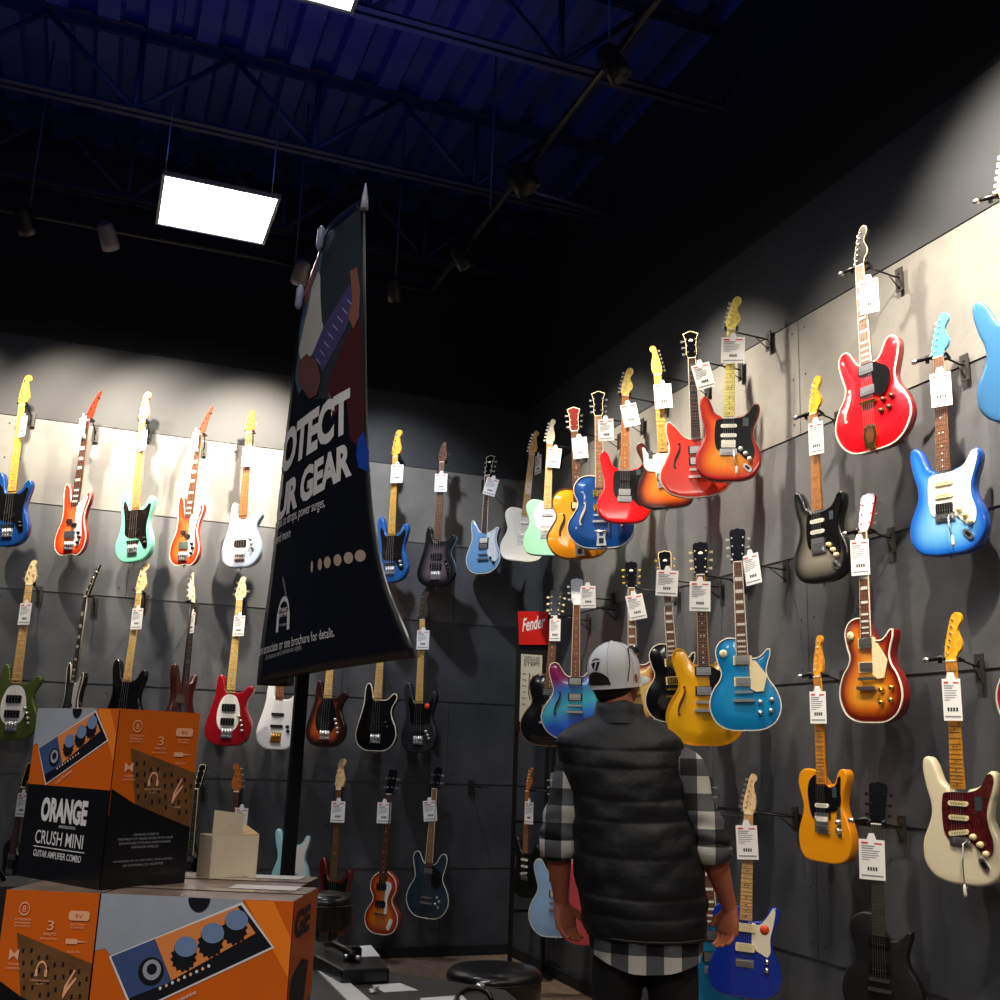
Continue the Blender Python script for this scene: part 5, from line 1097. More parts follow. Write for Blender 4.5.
def carton(name, label, N, ang, wR, wL, h, front, group='orange and black amplifier boxes', cat='box', top=CTAPE):
    """N: lower near corner; ang: direction of the right-hand face; front: 'L','R' which face bears the amplifier picture"""
    a = math.radians(ang); dR = Vector((math.cos(a), math.sin(a), 0)); dL = Vector((-math.sin(a), math.cos(a), 0)); up = Vector((0, 0, 1))
    r = thing(name, label, cat, Matrix.Translation(N), group)
    bev = .0015; m = MB()
    c = [Vector((0, 0, 0)), dR*wR, dR*wR+dL*wL, dL*wL]
    m.add(c+[p+up*h for p in c], [(3, 2, 1, 0), (0, 1, 5, 4), (1, 2, 6, 5), (2, 3, 7, 6), (3, 0, 4, 7)], 0); m.add([p+up*h for p in c], [(0, 1, 2, 3)], 1)
    o = m.build('carton', [CBK, top], r, weld=True)
    b = o.modifiers.new('soft_edges', 'BEVEL'); b.width = .0015; b.segments = 2
    fR = lambda u, v, o=0: dR*(u*wR)+up*(v*h)-dL*o
    fL = lambda u, v, o=0: dL*((1-u)*wL)+up*(v*h)-dR*o
    fE = lambda u, v, o=0: dR*wR+dL*(u*wL)+up*(v*h)+dR*o
    if front == 'R': front_art(fR, r)
    elif front == 'L': front_art(fL, r, .54); side_art(fR, r)
    elif front == 'S': side_art(fR, r)
    if front == 'R':   # end face seen at the right: orange with part of the name
        area_mesh('orange_ground', [(0, 0.3), (1, .42), (1, 1), (0, 1)], fE, ORG, r, .0006, 0)
        area_mesh('printed_picture', [(.05, .30), (.6, .3), (.75, .62), (.45, .66), (.05, .60)], fE, PDK, r, .0009, 0)
        text_on('ORANGE', lambda x, y: fE(x, y, .0012), 'lettering', PDK, r, width=1.6, height=.13, x=-.75, y=.80, bold=.05) if False else text_on('GE', lambda x, y: fE(x, y, .0012), 'lettering', CBK, r, width=.62, height=.15, x=.06, y=.79, bold=.05)
    # packing tape and label on top
    tp = lambda u, v, o=0: dR*(u*wR)+dL*(v*wL)+up*(h+o)
    area_mesh('packing_tape', [(0, .42), (1, .42), (1, .58), (0, .58)], tp, mat('clear_tape', 'b8a898', .18, coat=.6), r, .0008, 0)
    area_mesh('paper_label', [(.55, .62), (.92, .62), (.92, .92), (.55, .92)], tp, mat('paper_label_white', 'c8c4c0', .5), r, .0010, 0)
    return r
ZT = 1.323; BH = .162
Nt = atd(99, 890, 1.0); Nt = Vector((-3.137, -6.842, ZT))
carton('amplifier_box', 'orange and black amplifier box standing on top of the others', Nt, 32, .092, .142, BH, 'L', top=ORG)
NB = Vector((-3.135, -6.862, ZT-BH)); angB = math.degrees(math.atan2(-.069, .159))
dB = Vector((math.cos(math.radians(angB)), math.sin(math.radians(angB)), 0)); eB = Vector((-dB.y, dB.x, 0))
carton('amplifier_box', 'orange amplifier box with large picture of knobs, under the upright one, at front', NB, angB, .173, .100, BH, 'R')
carton('amplifier_box', 'orange amplifier box showing its feature icons, lower left corner of the picture', NB-dB*.0865+eB*0, angB, .085, .17, BH, 'S')
carton('amplifier_box', 'amplifier box in the back of the stack, only its taped top seen', NB+eB*.102+dB*.002, angB, .150, .10, BH-.002, 'N')
# shelf that carries the boxes
SH = mat('stand_black', '0b0b0d', .5)
r = thing('display_counter', 'black counter below the amplifier boxes at the lower left', 'counter', Matrix.Translation((-3.2, -6.8, 0)))
qc = [NB+dB*a_+eB*b_ for a_, b_ in ((-.13, .012), (.168, .012), (.168, .30), (-.13, .30))]
for nm_, za, zb in (('counter_top', 1.13, 1.161), ('counter_body', 0, 1.13)):
    m = MB(); m.add([Vector((p.x+3.2, p.y+6.8, z)) for z in (za, zb) for p in qc], [(3, 2, 1, 0), (4, 5, 6, 7), (0, 1, 5, 4), (1, 2, 6, 5), (2, 3, 7, 6), (3, 0, 4, 7)]); m.build(nm_, SH, r)
# small white carton with open flap
WCM = mat('white_carton', 'd8c8ac', .6, noise_=.08, nscale=20); WCF = mat('white_carton_inside', 'c89c60', .6)
cp = NB+eB*.175+dB*.060; cp.z = ZT-.002
r = thing('small_carton', 'small open cream carton standing behind the upright amplifier box', 'box', Matrix.Translation(cp)@Matrix.Rotation(math.radians(15), 4, 'Z'))
m = MB(); w, dp, h, t = .052, .034, .042, .0012
m.box(-w/2, w/2, -dp/2, -dp/2+t, 0, h); m.box(-w/2, w/2, dp/2-t, dp/2, 0, h); m.box(-w/2, -w/2+t, -dp/2, dp/2, 0, h); m.box(w/2-t, w/2, -dp/2, dp/2, 0, h); m.box(-w/2, w/2, -dp/2, dp/2, 0, t)
m.build('carton', WCM, r)
MB().add([(-w/2, -dp/2, h), (w*.12, -dp/2, h), (w*.12, -dp/2-.002, h+.022), (-w/2, -dp/2-.001, h+.026), (-w/2, -dp/2+t, h), (w*.12, -dp/2+t, h), (w*.12, -dp/2-.002+t, h+.022), (-w/2, -dp/2-.001+t, h+.026)], [(0, 1, 2, 3), (7, 6, 5, 4), (0, 3, 7, 4), (1, 5, 6, 2), (3, 2, 6, 7), (0, 4, 5, 1)]).build('raised_flap', WCM, r)
MB().add([(w*.05, -dp/2, h), (w/2, -dp/2, h), (w/2-.002, dp/2, h+.008), (w*.05, dp/2, h+.008), (w*.05, -dp/2, h+.001), (w/2, -dp/2, h+.001), (w/2-.002, dp/2, h+.009), (w*.05, dp/2, h+.009)], [(0, 1, 2, 3), (7, 6, 5, 4), (0, 4, 5, 1), (1, 5, 6, 2), (2, 6, 7, 3), (3, 7, 4, 0)]).build('folded_flap', WCF, r)
# black amplifiers behind at the left edge
CL = mat('amp_cloth', '0d0d0f', .7, bump=.2, bscale=300)
P = atd(12, 870, 3.6)
r = thing('guitar_amplifier', 'dark amplifier standing behind the boxes at the left edge', 'amplifier', Matrix.Translation((P.x, P.y, 0)))
m = MB(); m.box(-.30, .10, -.15, .15, 0, .98); m.build('cabinet', CL, r)
MB().bev(-.27, .07, -.156, -.15, .08, .72, .02).build('grille', mat('grille_dark', '17181c', .8, bump=.3, bscale=400), r)
MB().box(-.27, .07, -.158, -.15, .77, .80).build('control_strip', mat('strip_grey', '6a6c72', .4, .4), r)
MB().tube([(-.18, 0, .98), (-.16, 0, 1.02), (-.04, 0, 1.02), (-.02, 0, .98)], .008, 8).build('carry_handle', BLACKP, r)
# ---------------------------------------------------------------- low things at the bottom centre
LEATH = mat('black_vinyl', '101012', .32, coat=.25, bump=.08, bscale=90)
def stool(c, zt, rad, label, legs=4):
    r = thing('round_stool', label, 'stool', Matrix.Translation((c.x, c.y, 0)), 'round padded stools')
    MB().lathe([(0, zt), (rad*.6, zt-.002), (rad*.90, zt-.010), (rad*.985, zt-.026), (rad, zt-.045), (rad*.985, zt-.055), (rad*.99, zt-.13), (rad*.95, zt-.15), (0, zt-.15)][::-1], 40).build('padded_seat', LEATH, r)
    MB().tube([c_ for c_ in [(rad*1.0*math.cos(i*PI/18), rad*1.0*math.sin(i*PI/18), zt-.050) for i in range(37)]], .004, 6).build('piping', LEATH, r)
    for i in range(legs):
        a = PI/4+i*2*PI/legs; MB().tube([(rad*.45*math.cos(a), rad*.45*math.sin(a), zt-.14), (rad*.95*math.cos(a), rad*.95*math.sin(a), 0)], [.013, .011], 8).build('leg', CHROME, r)
stool(Vector((-1.22, -2.86, 0)), .47, .228, 'round black padded stool on the floor left of the person')
c2 = atd(325, 912, 4.7); stool(c2, .83, .10+.02, 'round black padded stool half hidden behind the amplifier boxes')
TG = mat('grey_table_top', '3a3836', .5, noise_=.1, nscale=20)
# grey display table
q = [on(*p, 2, .72) for p in ((285, 1035), (300, 935), (392, 972), (505, 990), (560, 1035))]
cx = sum((p.x for p in q))/5; cy = sum((p.y for p in q))/5
r = thing('low_table', 'grey low table at the bottom edge left of the round stool', 'table', Matrix.Translation((cx, cy, 0)))
o = len(q); m = MB(); m.add([Vector((p.x-cx, p.y-cy, z)) for z in (.68, .72) for p in q], [list(range(o))[::-1], [o+i for i in range(o)]]+[(i, (i+1) % o, o+(i+1) % o, o+i) for i in range(o)])
m.build('table_top', TG, r)
for p in q: MB().box(-.02, .02, -.02, .02, 0, .68).xf(Matrix.Translation(((p.x-cx)*.85, (p.y-cy)*.85, 0))).build('leg', BLACKM, r)
def slab(name, label, cat, px, z, t, material, group=None, bevel=0):
    q = [on(*p, 2, z+t) for p in px]; c = sum(q, Vector())/len(q); n = len(q)
    m = MB(); m.add([Vector((p.x-c.x, p.y-c.y, zz)) for zz in (0, t) for p in q], [list(range(n))[::-1], [n+i for i in range(n)]]+[(i, (i+1) % n, n+(i+1) % n, n+i) for i in range(n)])
    o = m.build(name, material, None, weld=True); o.location = (c.x, c.y, z)
    if bevel: b = o.modifiers.new('soft_edges', 'BEVEL'); b.width = bevel; b.segments = 3
    return tag(o, label, cat, group)
slab('instrument_case', 'flat black padded case lying on the grey table below the violin bass', 'case', ((305, 950), (320, 941), (378, 953), (390, 968), (342, 970)), .7205, .046, LEATH, bevel=.008)
slab('aluminium_strip', 'light grey flat strip lying diagonally on the grey table', 'strip', ((315, 967), (331, 966), (382, 1010), (357, 1010)), .7205, .006, mat('pale_strip', 'e8e4dc', .45))
for i, (px, l) in enumerate(((((345, 947), (371, 945), (380, 956), (358, 957)), 'white paper lying on the flat black case'), )):
    slab('paper_sheet', l, 'paper', px, .7675, .0008, mat('paper_white', 'e8e8e6', .6))
slab('paper_sheet', 'white printed sheet in a clear sleeve on the grey table, right of the case', 'paper', ((372, 985), (400, 983), (418, 990), (384, 992)), .7205, .001, mat('paper_white', 'e8e8e6', .6))
slab('paper_sheet', 'pale sheet at the bottom edge of the picture below the round stool', 'paper', ((420, 998), (462, 995), (470, 1003), (425, 1010)), .7205, .001, mat('paper_white', 'e8e8e6', .6))
def lying(name, label, cat, pxs, z, rad, material):
    pts = [on(x, y, 2, z+rad) for x, y in pxs]; c = pts[0].copy(); c.z = z
    o = MB().tube([p-c for p in pts], rad, 8).build(name, material); o.location = c; return tag(o, label, cat)
r = thing('clamp_tuner', 'small black clamp with shiny ends lying on the flat black case', 'clamp', Matrix.Translation(on(346, 950, 2, .7675)))
b0 = on(346, 950, 2, .7675)
d1 = on(325, 944, 2, .784)-b0; d2 = on(354, 956, 2, .784)-b0
MB().tube([d1, d1.lerp(d2, .3)+Vector((0, 0, .012)), d1.lerp(d2, .7)+Vector((0, 0, .008)), d2], [.008, .011, .012, .014], 8).build('clamp_arm', BLACKP, r)
for d_ in (d1, d2, d1.lerp(d2, .75)+Vector((-.02, -.03, 0))): MB().lathe([(0, 0), (.009, .0), (.009, .012), (0, .014)], 12, M=Matrix.Translation(d_+Vector((.01, -.01, -.010)))).build('metal_end', CHROME, r)
q0 = on(345, 952, 2, .7675); MB().bev(-.028, .028, -.02, .02, 0, .034, .008).xf(Matrix.Translation(on(352, 957, 2, .7675)-b0)).build('clamp_pad', BLACKP, r)
lying('coiled_cable', 'black cable looping over the bottom edge of the grey table', 'cable', ((455, 1003), (458, 994), (466, 989), (478, 988), (488, 992), (492, 1000)), .7205, .007, BLACKP)
r = thing('metal_clip', 'small chrome clip lying on the grey table in front of the round stool', 'clip', Matrix.Translation(on(480, 987, 2, .7205)))
MB().lathe([(.018, 0), (.018, .006), (.008, .012), (0, .013)], 16).build('clip_base', CHROME, r); MB().tube([(0, 0, .012), (.03, -.01, .016)], .004, 6).build('clip_lever', CHROME, r)
r = thing('metal_clip', 'small chrome clip lying on the grey table beside the printed sheet', 'clip', Matrix.Translation(on(372, 993, 2, .7205)))
MB().lathe([(.014, 0), (.014, .006), (.008, .012), (0, .013)], 16).build('clip_base', CHROME, r); MB().tube([(0, 0, .012), (.025, .015, .014)], .004, 6).build('clip_lever', CHROME, r)

# ---------------------------------------------------------------- display stand in the corner
SB_ = on(533, 640, 1, -.30)
def st(u, v): return on(u, v, 1, -.84)
o_ = st(513, 952)
r = thing('display_stand', 'black free standing display rack in the room corner', 'display stand', Matrix.Translation((o_.x, -.84, 0)))
x0 = st(515, 730).x-o_.x; x1 = st(549, 730).x-o_.x; zt_, zb_ = st(530, 612).z, st(530, 732).z
for x in (x0+.01, x1-.01): MB().box(x-.012, x+.012, -.012, .012, .03, zt_).build('upright', mat('rack_steel', '26231f', .45, .5), r)
for z in (.42, 1.0): MB().box(x0, x1, -.008, .008, z-.01, z+.01).build('crossbar', mat('rack_steel', '26231f', .45, .5), r)
for x in (x0+.01, x1-.01): MB().box(x-.015, x+.015, -.14, .12, 0, .03).build('foot', mat('rack_steel', '26231f', .45, .5), r)
MB().bev(x0-.005, x1+.005, -.022, -.010, zb_, zt_, .004).build('back_board', mat('board_black', '111114', .5), r)
# red sign
W_ = x1-x0; sz1, sz0 = st(530, 613).z, st(530, 646).z
sg = thing('red_sign', 'square red sign with white script lettering on top of the display stand', 'sign', Matrix.Translation((o_.x+x0, -.875, sz0))@Matrix.Rotation(math.radians(-4), 4, 'Y'))
MB().bev(0, W_*.88, -.005, .005, 0, sz1-sz0, .003).build('sign_plate', mat('sign_red', 'd8201c', .4), sg)
text_on('Fender', lambda x, y: Vector((x, -.0062, y+.18*x)), 'script_lettering', mat('sign_white', 'f4f4f4', .4), sg, width=W_*.70, height=.095, x=W_*.09, y=.085, bold=.02, shear=.35)
pz1, pz0 = st(530, 655).z, st(530, 722).z
po = thing('info_poster', 'tall cream poster with thin line drawing below the red sign', 'poster', Matrix.Translation((o_.x+x0+.02, -.870, pz0)))
PW, PH = W_*.62, pz1-pz0
MB().box(0, PW, -.003, .003, 0, PH).build('poster_sheet', mat('poster_cream', 'cfcdbf', .5), po)
for s, y, h in (('TREMOLO-ARM', .92, .026), ('PROCEDURE', .875, .022), ('STEPS', .83, .022)): text_on(s, lambda a, b: Vector((a, -.004, b)), 'lettering', INKD, po, width=PW*.75, height=h, x=PW*.5, y=PH*y, align='CENTER')
for i in range(3): MB().tube([(PW*(.40+.16*i), -.004, PH*(.72-.03*i)), (PW*(.38+.16*i), -.004, PH*(.42)), (PW*(.46+.08*i), -.004, PH*.33)], .0035, 5).build('line_drawing', INKD, po)
for i in range(6): MB().box(PW*.08, PW*(.24), -.0045, -.003, PH*(.70-.09*i), PH*(.70-.09*i)+.007).build('caption_line', INK, po)
area_mesh('blue_patch', [(PW*.3, .01), (PW*.85, .01), (PW*.8, PH*.2), (PW*.5, PH*.26), (PW*.35, PH*.2)], lambda x, y, o=0: Vector((x, -.0042, y)), mat('print_pale_blue', '8ab8cc', .5), po, 0, 0)

# ---------------------------------------------------------------- the person
PC = atd(645, 900, 3.72)
PM = Matrix.Translation((PC.x, PC.y, 0))@Matrix.Rotation(math.radians(-28), 4, 'Z')
per = thing('person', 'person in a white cap, black quilted vest and checked shirt, seen from behind', 'person', PM)
SKIN = mat('skin', 'a86044', .5, bump=.03, bscale=120); SKIN.node_tree.nodes['Principled BSDF'].inputs['Subsurface Weight'].default_value = .08
def sell(c, rx, ry, n, p=2.4, rot=0):
    out = []
    for k in range(n):
        a = 2*PI*k/n; ca, sa = math.cos(a), math.sin(a)
        v = Vector((rx*math.copysign(abs(ca)**(2/p), ca), ry*math.copysign(abs(sa)**(2/p), sa), 0)); out.append(Vector(c)+v)
    return out
def loft(m, rings, mi=0, cap=(True, True), sm=True):
    n = len(rings[0]); o = len(m.v)
    for r_ in rings: m.v += r_
    for i in range(len(rings)-1):
        for k in range(n): m.f.append([o+i*n+k, o+i*n+(k+1) % n, o+(i+1)*n+(k+1) % n, o+(i+1)*n+k]); m.m.append(mi); m.sm.append(sm)
    if cap[0]: m.f.append([o+k for k in range(n)][::-1]); m.m.append(mi); m.sm.append(sm)
    if cap[1]: m.f.append([o+(len(rings)-1)*n+k for k in range(n)]); m.m.append(mi); m.sm.append(sm)
def ellip(m, c, r, M=None, n=20):
    c = Vector(c); q = []
    for i in range(1, n): 
        t = PI*i/n; q.append((math.sin(t), -math.cos(t)))
    T = (M or Matrix.Identity(4))@Matrix.Translation(c)@Matrix.Diagonal((r[0], r[1], r[2], 1))
    m.lathe([(0.001, -1)]+q+[(0.001, 1)], 24, M=T)
def remesh(name, m, vox, material, parent, smooth=4):
    me = bpy.data.meshes.new(name); me.from_pydata([tuple(v) for v in m.v], [], m.f)
    bm = bmesh.new(); bm.from_mesh(me); bmesh.ops.recalc_face_normals(bm, faces=bm.faces); bm.to_mesh(me); bm.free()
    o = bpy.data.objects.new(name, me); COL.objects.link(o)
    md = o.modifiers.new('r', 'REMESH'); md.mode = 'VOXEL'; md.voxel_size = vox; md.use_smooth_shade = True
    s2 = o.modifiers.new('s', 'SMOOTH'); s2.iterations = smooth; s2.factor = .5
    dg = bpy.context.evaluated_depsgraph_get(); dg.update()
    me2 = bpy.data.meshes.new_from_object(o.evaluated_get(dg)); me2.name = name
    bpy.data.objects.remove(o); me2.materials.clear(); me2.materials.append(material)
    for p in me2.polygons: p.use_smooth = True
    return link(name, me2, parent)
HC = Vector((-.112, .01, 1.752)); HM_ = Matrix.Translation(HC)@Matrix.Rotation(math.radians(-38), 4, 'Z')@Matrix.Rotation(math.radians(12), 4, 'X')
m = MB()
ellip(m, (0, .0, .012), (.077, .095, .105), HM_); ellip(m, (0, .035, -.06), (.056, .058, .062), HM_)       # skull, jaw
ellip(m, (0, .098, -.015), (.012, .018, .026), HM_, 10); ellip(m, (0, .085, -.068), (.026, .012, .010), HM_, 10)   # nose, lips
for s_ in (-1, 1): ellip(m, (s_*.080, -.005, -.012), (.010, .020, .032), HM_@Matrix.Rotation(s_*.25, 4, 'Z'), 10)     # ears
m.tube([HM_@Vector((0, -.015, -.05)), (-.092, -.005, 1.62), (-.085, -.01, 1.54)], [.055, .058, .07], 16)
m.tube([(-.085, 0, 1.50), (-.07, 0, 1.30), (-.03, 0, 1.1), (0, 0, .95), (0, 0, .88)], [.13, .15, .14, .14, .13], 20, sq=.8)
SHL, SHR = Vector((-.245, 0, 1.455)), Vector((.085, 0, 1.46))
EL, ER = Vector((-.308, -.03, 1.16)), Vector((.225, -.03, 1.17))
WL, WR = Vector((-.296, .04, .945)), Vector((.295, .04, .955))
m.tube([Vector((-.12, 0, 1.49)), SHL, SHL.lerp(EL, .5), EL, EL.lerp(WL, .35), EL.lerp(WL, .8), WL], [.05, .048, .047, .043, .044, .031, .027], 14)
m.tube([Vector((-.03, 0, 1.49)), SHR, SHR.lerp(ER, .5), ER, ER.lerp(WR, .35), ER.lerp(WR, .8), WR], [.05, .048, .047, .043, .044, .031, .027], 14)
for s_ in (-1, 1): m.tube([(s_*.09, 0, .93), (s_*.10, .01, .5), (s_*.11, -.01, .1)], [.09, .062, .045], 14)
def hand(m, Wp, s_, pd):
    """s_: +1 the person's right hand; palm faces the thigh / back towards the viewer"""
    pd = pd.normalized(); sd = Vector((-s_*.75, .65, 0)); sd = (sd-pd*sd.dot(pd)).normalized(); nr = pd.cross(sd).normalized()
    pts = [Wp+pd*t for t in (-.01, .02, .05, .085)]
    rings = []
    for p, w, t in zip(pts, (.028, .037, .045, .046), (.022, .021, .020, .017)):
        rings.append([p+sd*(w*math.cos(2*PI*k/14))+nr*(t*math.sin(2*PI*k/14)) for k in range(14)])
    loft(m, rings)
    inward = Vector((-s_*.65, -.75, 0)); inward = (inward-pd*inward.dot(pd)).normalized()
    for i, (ln, o) in enumerate(((.070, .030), (.078, .010), (.073, -.010), (.058, -.029))):
        b = Wp+pd*.078+sd*o; c1 = (pd+inward*(.25+.1*i)).normalized(); c2 = (pd*.75+inward*(.75+.08*i)).normalized(); c3 = (pd*.2+inward).normalized()
        a1 = b+c1*ln*.45; a2 = a1+c2*ln*.33; a3 = a2+c3*ln*.25
        m.tube([b-pd*.02, b, a1, a2, a3], [.010, .0098, .0090, .0082, .0060], 10)
    tb = Wp+pd*.022+sd*.026; t1 = tb+(pd*.7+sd*.7+inward*.3).normalized()*.036; t2 = t1+(pd*.95+sd*.15+inward*.35).normalized()*.030
    m.tube([tb-sd*.012, tb, t1, t2], [.013, .013, .0105, .0075], 10)
hand(m, WL, -1, Vector((.25, -.05, -1))); hand(m, WR, 1, Vector((-.12, -.05, -1)))
remesh('body', m, .0045, SKIN, per, 3)
# eyes on the far side of the head
for s_ in (-1, 1):
    m = MB(); ellip(m, (s_*.031, .086, .008), (.013, .010, .010), HM_, 8); m.build('eye', mat('eye_white', 'e8e4dc', .2), per)
HAIR = mat('black_hair', '0c0908', .6, bump=.4, bscale=260)
m = MB(); ellip(m, (0, -.022, -.012), (.083, .083, .080), HM_); ellip(m, (0, -.030, -.060), (.066, .058, .045), HM_)
remesh('hair', m, .006, HAIR, per, 2)
# cap
CAPM = mat('cap_fabric', 'f0f0f2', .75, bump=.08, bscale=220)
cap = MB(); rings = []
KM = HM_@Matrix.Translation((0, -.002, .022))@Matrix.Rotation(math.radians(-4), 4, 'X')
for i in range(15):
    t = i/14; z = -.068+(.068+.100)*t
    k = 1 if z < 0 else math.sqrt(max(0, 1-(z/.102)**2))
    k = k*(1-.04*max(0, -z/.068)); rings.append([KM@Vector((.0905*k*math.cos(a), .107*k*math.sin(a), z)) for a in [2*PI*j/36 for j in range(36)]])
loft(cap, rings, cap=(False, True)); capo = cap.build('cap', CAPM, per)
def capS(az, el, off=.0015):   # az 0 = back, positive to the wearer's left as seen from behind = viewer's left
    z = el; k = 1 if z < 0 else math.sqrt(max(0, 1-(z/.102)**2)); a = -PI/2-az
    k = k*(1-.04*max(0, -z/.068)); v = Vector((.0905*k*math.cos(a), .107*k*math.sin(a), z)); n = Vector((v.x, v.y, max(0, v.z)*.8)).normalized()
    return KM@(v+n*off)
SC = lambda u, v, o=0: capS(-u, v, .0015+o)
area_mesh('rear_opening', [(-.62+.62*2*i/16, -.052) for i in range(16, -1, -1)][::-1][:1]+[(x, -.052+.048*math.sqrt(max(0, 1-(x/.62)**2))) for x in [-.62+.62*2*i/16 for i in range(1, 16)]]+[(.62-.62*2*i/16, -.052) for i in range(16)], SC, HAIR, capo, .0012, .012)
for i in range(6):
    a = PI/6+i*PI/3; cp_ = [capS(a, z, .0006) for z in [-.06+.158*j/14 for j in range(15)]]
    MB().tube(cp_, .0009, 5).build('stitched_seam', mat('seam_grey', 'a4a4a8', .7), capo)
mk = KM@Vector((0, 0, .100)); ellip_m = MB(); ellip(ellip_m, (0, 0, .101), (.008, .008, .004), KM, 8); ellip_m.build('top_button', CAPM, capo)
LG = mat('logo_black', '101014', .5)
area_mesh('logo_mark', [(-.23, .030), (-.18, .038), (0, .044), (.18, .042), (.29, .034), (.2, .038), (0, .0385), (-.15, .034)], SC, LG, capo, .001, 0)
area_mesh('logo_mark', [(-.25, .026), (.04, .031), (-.05, .006), (-.09, .005)], SC, LG, capo, .001, 0)
area_mesh('logo_mark', [(.11, .031), (.24, .030), (.12, .000), (.0, .000)], SC, LG, capo, .001, 0)
br = MB(); rr = []
for sh, up_ in ((.0, .004), (.0, 0)):
    pass
top_, bot_ = [], []
for j in range(21):
    a = math.radians(20+140*j/20); edge_ = KM@Vector((.0905*math.cos(a), .107*math.sin(a), -.028)); tpv = Vector((.088*math.cos(a), .107*math.sin(a)+.072*math.sin((a-math.radians(20))/math.radians(140)*PI)**.6, -.040-.03*abs(math.cos(a))**2))
    top_.append((edge_, KM@tpv))
for j, (a_, b_) in enumerate(top_): br.v += [a_, b_, a_-Vector((0, 0, .003)), b_-Vector((0, 0, .003))]
for j in range(20):
    o = 4*j
    for k in ((0, 1, 5, 4), (2, 6, 7, 3), (1, 3, 7, 5), (0, 4, 6, 2)): br.f.append([o+x for x in k]); br.m.append(0); br.sm.append(True)
br.build('brim', CAPM, capo)
# sunglasses resting on the cap
GLS = [capS(-a, z, .006) for a, z in ((1.25, -.045), (1.30, -.02), (1.38, .012), (1.45, .045), (1.60, .068), (1.9, .072))]
gs = MB().tube(GLS, [.002, .0022, .0022, .0025, .003, .003], 6).build('temple_arm', BLACKP); gs.name = 'temple_arm'
sgl = thing('sunglasses', 'dark sunglasses pushed up on the white cap', 'sunglasses', PM); gs.parent = sgl
for a in (2.15, 2.85):
    c = capS(-a, .060, .012); M_ = Matrix.Translation(c)@(c-KM@Vector((0, 0, .03))).to_track_quat('Y', 'Z').to_matrix().to_4x4()
    MB().bev(-.028, .028, -.002, .002, -.018, .018, .014, 0, M_).build('lens', mat('dark_lens', '0a0c10', .08, coat=1), sgl)
# quilted vest
VEST = mat('vest_black', '070910', .55, bump=.25, bscale=38)
seams = [.865, .94, 1.0, 1.13, 1.25, 1.32, 1.43, 1.49, 1.60]
import bisect
prof = [(.865, .208, .150, .002), (1.0, .224, .158, -.012), (1.13, .228, .155, -.03), (1.2, .220, .15, -.04), (1.33, .208, .145, -.06), (1.43, .222, .14, -.084), (1.50, .230, .128, -.095), (1.525, .222, .118, -.095), (1.55, .195, .108, -.095), (1.58, .145, .096, -.094), (1.605, .098, .082, -.093)]
def pv(z):
    i = max(0, min(len(prof)-2, bisect.bisect([p[0] for p in prof], z)-1)); a, b = prof[i], prof[i+1]; t = (z-a[0])/(b[0]-a[0]); return [a[j]+(b[j]-a[j])*t for j in (1, 2, 3)]
m = MB(); rings = []; NZ = 120; nn = 72
for i in range(NZ+1):
    z = .865+(1.60-.865)*i/NZ; hw, hd_, cx_ = pv(z)
    j = max(0, min(len(seams)-2, bisect.bisect(seams, z)-1)); t = (z-seams[j])/(seams[j+1]-seams[j])
    puff = (max(0, math.sin(PI*min(1, max(0, t)))))**.45*.007-.003
    rg = sell((cx_, 0, z), hw, hd_, nn, 2.6)
    for k, v in enumerate(rg):
        d_ = Vector((v.x-cx_, v.y, 0)).normalized(); w = noise.noise(Vector((v.x*9, v.y*9, z*16)))*.010+noise.noise(Vector((v.x*30, v.y*30, z*22)))*.004
        sag = .014*math.cos((v.x-cx_)/hw*1.6)
        rg[k] = v+d_*(puff+w)+Vector((0, 0, -sag if 0 < i < NZ else -sag*.5))
    rings.append(rg)
loft(m, rings, cap=(False, False))
vo = m.build('vest', VEST, per)
m = MB(); cr = []
for z, hw, hd_ in ((1.575, .120, .092), (1.60, .098, .084), (1.62, .090, .079), (1.650, .085, .075), (1.652, .079, .069), (1.61, .075, .066)):
    rg = sell((-.093, -.002, z), hw, hd_, 40, 2.2)
    cr.append([v+Vector((0, 0, .006*math.sin(v.x*60)*(z > 1.6)-(.035 if v.y > 0 else 0)*(z > 1.62)*min(1, v.y/.06))) for v in rg])
loft(m, cr, cap=(False, False)); m.build('collar', VEST, vo)
# hem and armhole piping
m = MB(); hm = sell((.005, 0, .862), .203, .148, 48, 2.6); m.tube([v+Vector((0, 0, -.014*math.cos(v.x/.2*1.6)*.5)) for v in hm]+[hm[0]+Vector((0, 0, 0))], .007, 6); m.build('hem_edge', VEST, vo)
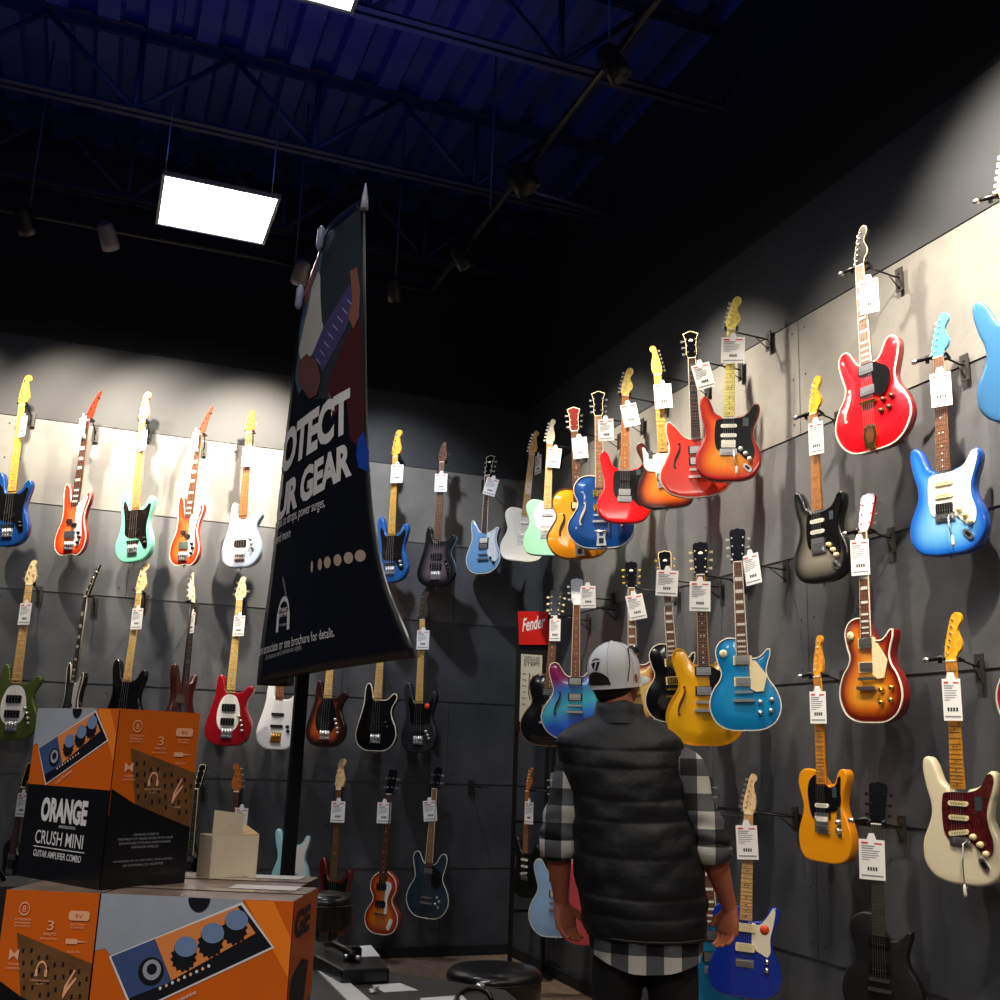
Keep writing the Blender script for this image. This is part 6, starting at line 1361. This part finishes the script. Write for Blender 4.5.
# checked shirt
def plaid():
    m = bpy.data.materials.new('buffalo_check'); m.use_nodes = True; nt = m.node_tree; b = nt.nodes['Principled BSDF']
    tc = nt.nodes.new('ShaderNodeTexCoord'); sp = nt.nodes.new('ShaderNodeSeparateXYZ'); nt.links.new(tc.outputs['Object'], sp.inputs[0])
    outs = []
    for ax, per_, ph in (('X', .118, .012), ('Z', .118, .03)):
        a = nt.nodes.new('ShaderNodeMath'); a.operation = 'ADD'; a.inputs[1].default_value = 5+ph
        md = nt.nodes.new('ShaderNodeMath'); md.operation = 'MODULO'; md.inputs[1].default_value = per_
        g = nt.nodes.new('ShaderNodeMath'); g.operation = 'GREATER_THAN'; g.inputs[1].default_value = per_/2
        nt.links.new(sp.outputs[ax], a.inputs[0]); nt.links.new(a.outputs[0], md.inputs[0]); nt.links.new(md.outputs[0], g.inputs[0]); outs.append(g)
    s_ = nt.nodes.new('ShaderNodeMath'); s_.operation = 'ADD'; nt.links.new(outs[0].outputs[0], s_.inputs[0]); nt.links.new(outs[1].outputs[0], s_.inputs[1])
    dv = nt.nodes.new('ShaderNodeMath'); dv.operation = 'MULTIPLY'; dv.inputs[1].default_value = .5; nt.links.new(s_.outputs[0], dv.inputs[0])
    r = nt.nodes.new('ShaderNodeValToRGB'); r.color_ramp.interpolation = 'CONSTANT'
    e = r.color_ramp.elements; e[0].position = 0; e[0].color = lin('c2c0ba'); e[1].position = .25; e[1].color = lin('55565c'); x = e.new(.75); x.color = lin('0e0f12')
    nt.links.new(dv.outputs[0], r.inputs[0]); nt.links.new(r.outputs[0], b.inputs['Base Color']); b.inputs['Roughness'].default_value = .85
    return m
PL = plaid()
def sleeve(pts, rad, name):
    m = MB(); P = [Vector(p) for p in pts]; N = 46; rings = []; nn = 28
    def cr(arr, t):
        x = t*(len(arr)-1); i = min(int(x), len(arr)-2); f = x-i; p0, p1, p2, p3 = arr[max(0, i-1)], arr[i], arr[i+1], arr[min(len(arr)-1, i+2)]
        return .5*((2*p1)+(p2-p0)*f+(2*p0-5*p1+4*p2-p3)*f*f+(-p0+3*p1-3*p2+p3)*f**3)
    for i in range(N+1):
        t = i/N; c = cr(P, t); rr = cr(rad, t)
        fold = .006*math.sin(t*26+1.5*math.sin(t*9))*(.3+t)
        rings.append([c+Vector(((rr+fold+.007*noise.noise(Vector((math.cos(a)*2, math.sin(a)*2, t*14))))*math.cos(a), (rr+fold)*math.sin(a), .01*math.sin(a*2+t*8))) for a in [2*PI*k/nn for k in range(nn)]])
    loft(m, rings, cap=(True, False)); return m
sl = sleeve([SHL+Vector((.08, 0, .03)), SHL+Vector((.012, 0, -.02)), SHL.lerp(EL, .5)+Vector((-.005, 0, 0)), EL+Vector((0, 0, .03)), EL.lerp(WL, .10)], [.05, .074, .068, .064, .060], 'sleeve'); so = sl.build('shirt_sleeve', PL, per)
sr = sleeve([SHR+Vector((-.05, 0, .050)), SHR+Vector((.035, 0, -.005)), SHR.lerp(ER, .5)+Vector((.02, 0, 0)), ER+Vector((.0, 0, .03)), ER.lerp(WR, .10)], [.05, .078, .072, .067, .062], 'sleeve'); so2 = sr.build('shirt_sleeve', PL, per)
for E_, W2, so_ in ((EL, WL, so), (ER, WR, so2)):
    d_ = (W2-E_).normalized(); c = E_.lerp(W2, .10)
    m = MB(); m.tube([c-d_*.045, c-d_*.040, c-d_*.005, c+d_*.025, c+d_*.030, c+d_*.022], [.055, .066, .069, .066, .058, .05], 24, cap=False)
    for v in m.v:
        v += Vector((1, 1, 0))*.005*noise.noise(v*30)
    m.build('rolled_cuff', PL, so_)
m = MB(); rings = []
for z, hw, hd_, cx_ in ((.93, .20, .14, 0), (.86, .195, .142, .004), (.81, .190, .142, .006), (.752, .186, .145, .008)):
    rg = sell((cx_, 0, z), hw, hd_, 56, 2.6); rings.append([v+Vector((.006*math.sin(v.y*50), .008*math.sin(v.x*48), (.045*abs((v.x-cx_)/hw)**2 if z < .79 else 0))) for v in rg])
loft(m, rings, cap=(False, False)); m.build('shirt_hem', PL, per)
# trousers and shoes
TR = mat('trousers_black', '0b0b0e', .75)
m = MB(); loft(m, [sell((0, 0, z), hw, hd_, 32, 2.4) for z, hw, hd_ in ((.98, .155, .11), (.88, .175, .13), (.80, .178, .135), (.765, .17, .13))])
for s_ in (-1, 1): m.tube([(s_*.088, 0, .86), (s_*.095, 0, .70), (s_*.105, .01, .50), (s_*.11, 0, .28), (s_*.115, -.01, .05)], [.092, .090, .074, .066, .064], 20)
remesh('trousers', m, .009, TR, per, 3)
for s_ in (-1, 1):
    m = MB(); loft(m, [[Vector((s_*.12+w*math.cos(a), y0+.0*a, .0))+Vector((0, 0, h*.5*(1+math.sin(a)))) for a in [2*PI*k/20 for k in range(20)]] for y0, w, h in ((-.10, .025, .06), (-.085, .038, .10), (-.03, .042, .105), (.05, .046, .08), (.13, .048, .055), (.17, .035, .04), (.185, .015, .02))])
    m.build('shoe', mat('shoe_black', '121214', .5), per)
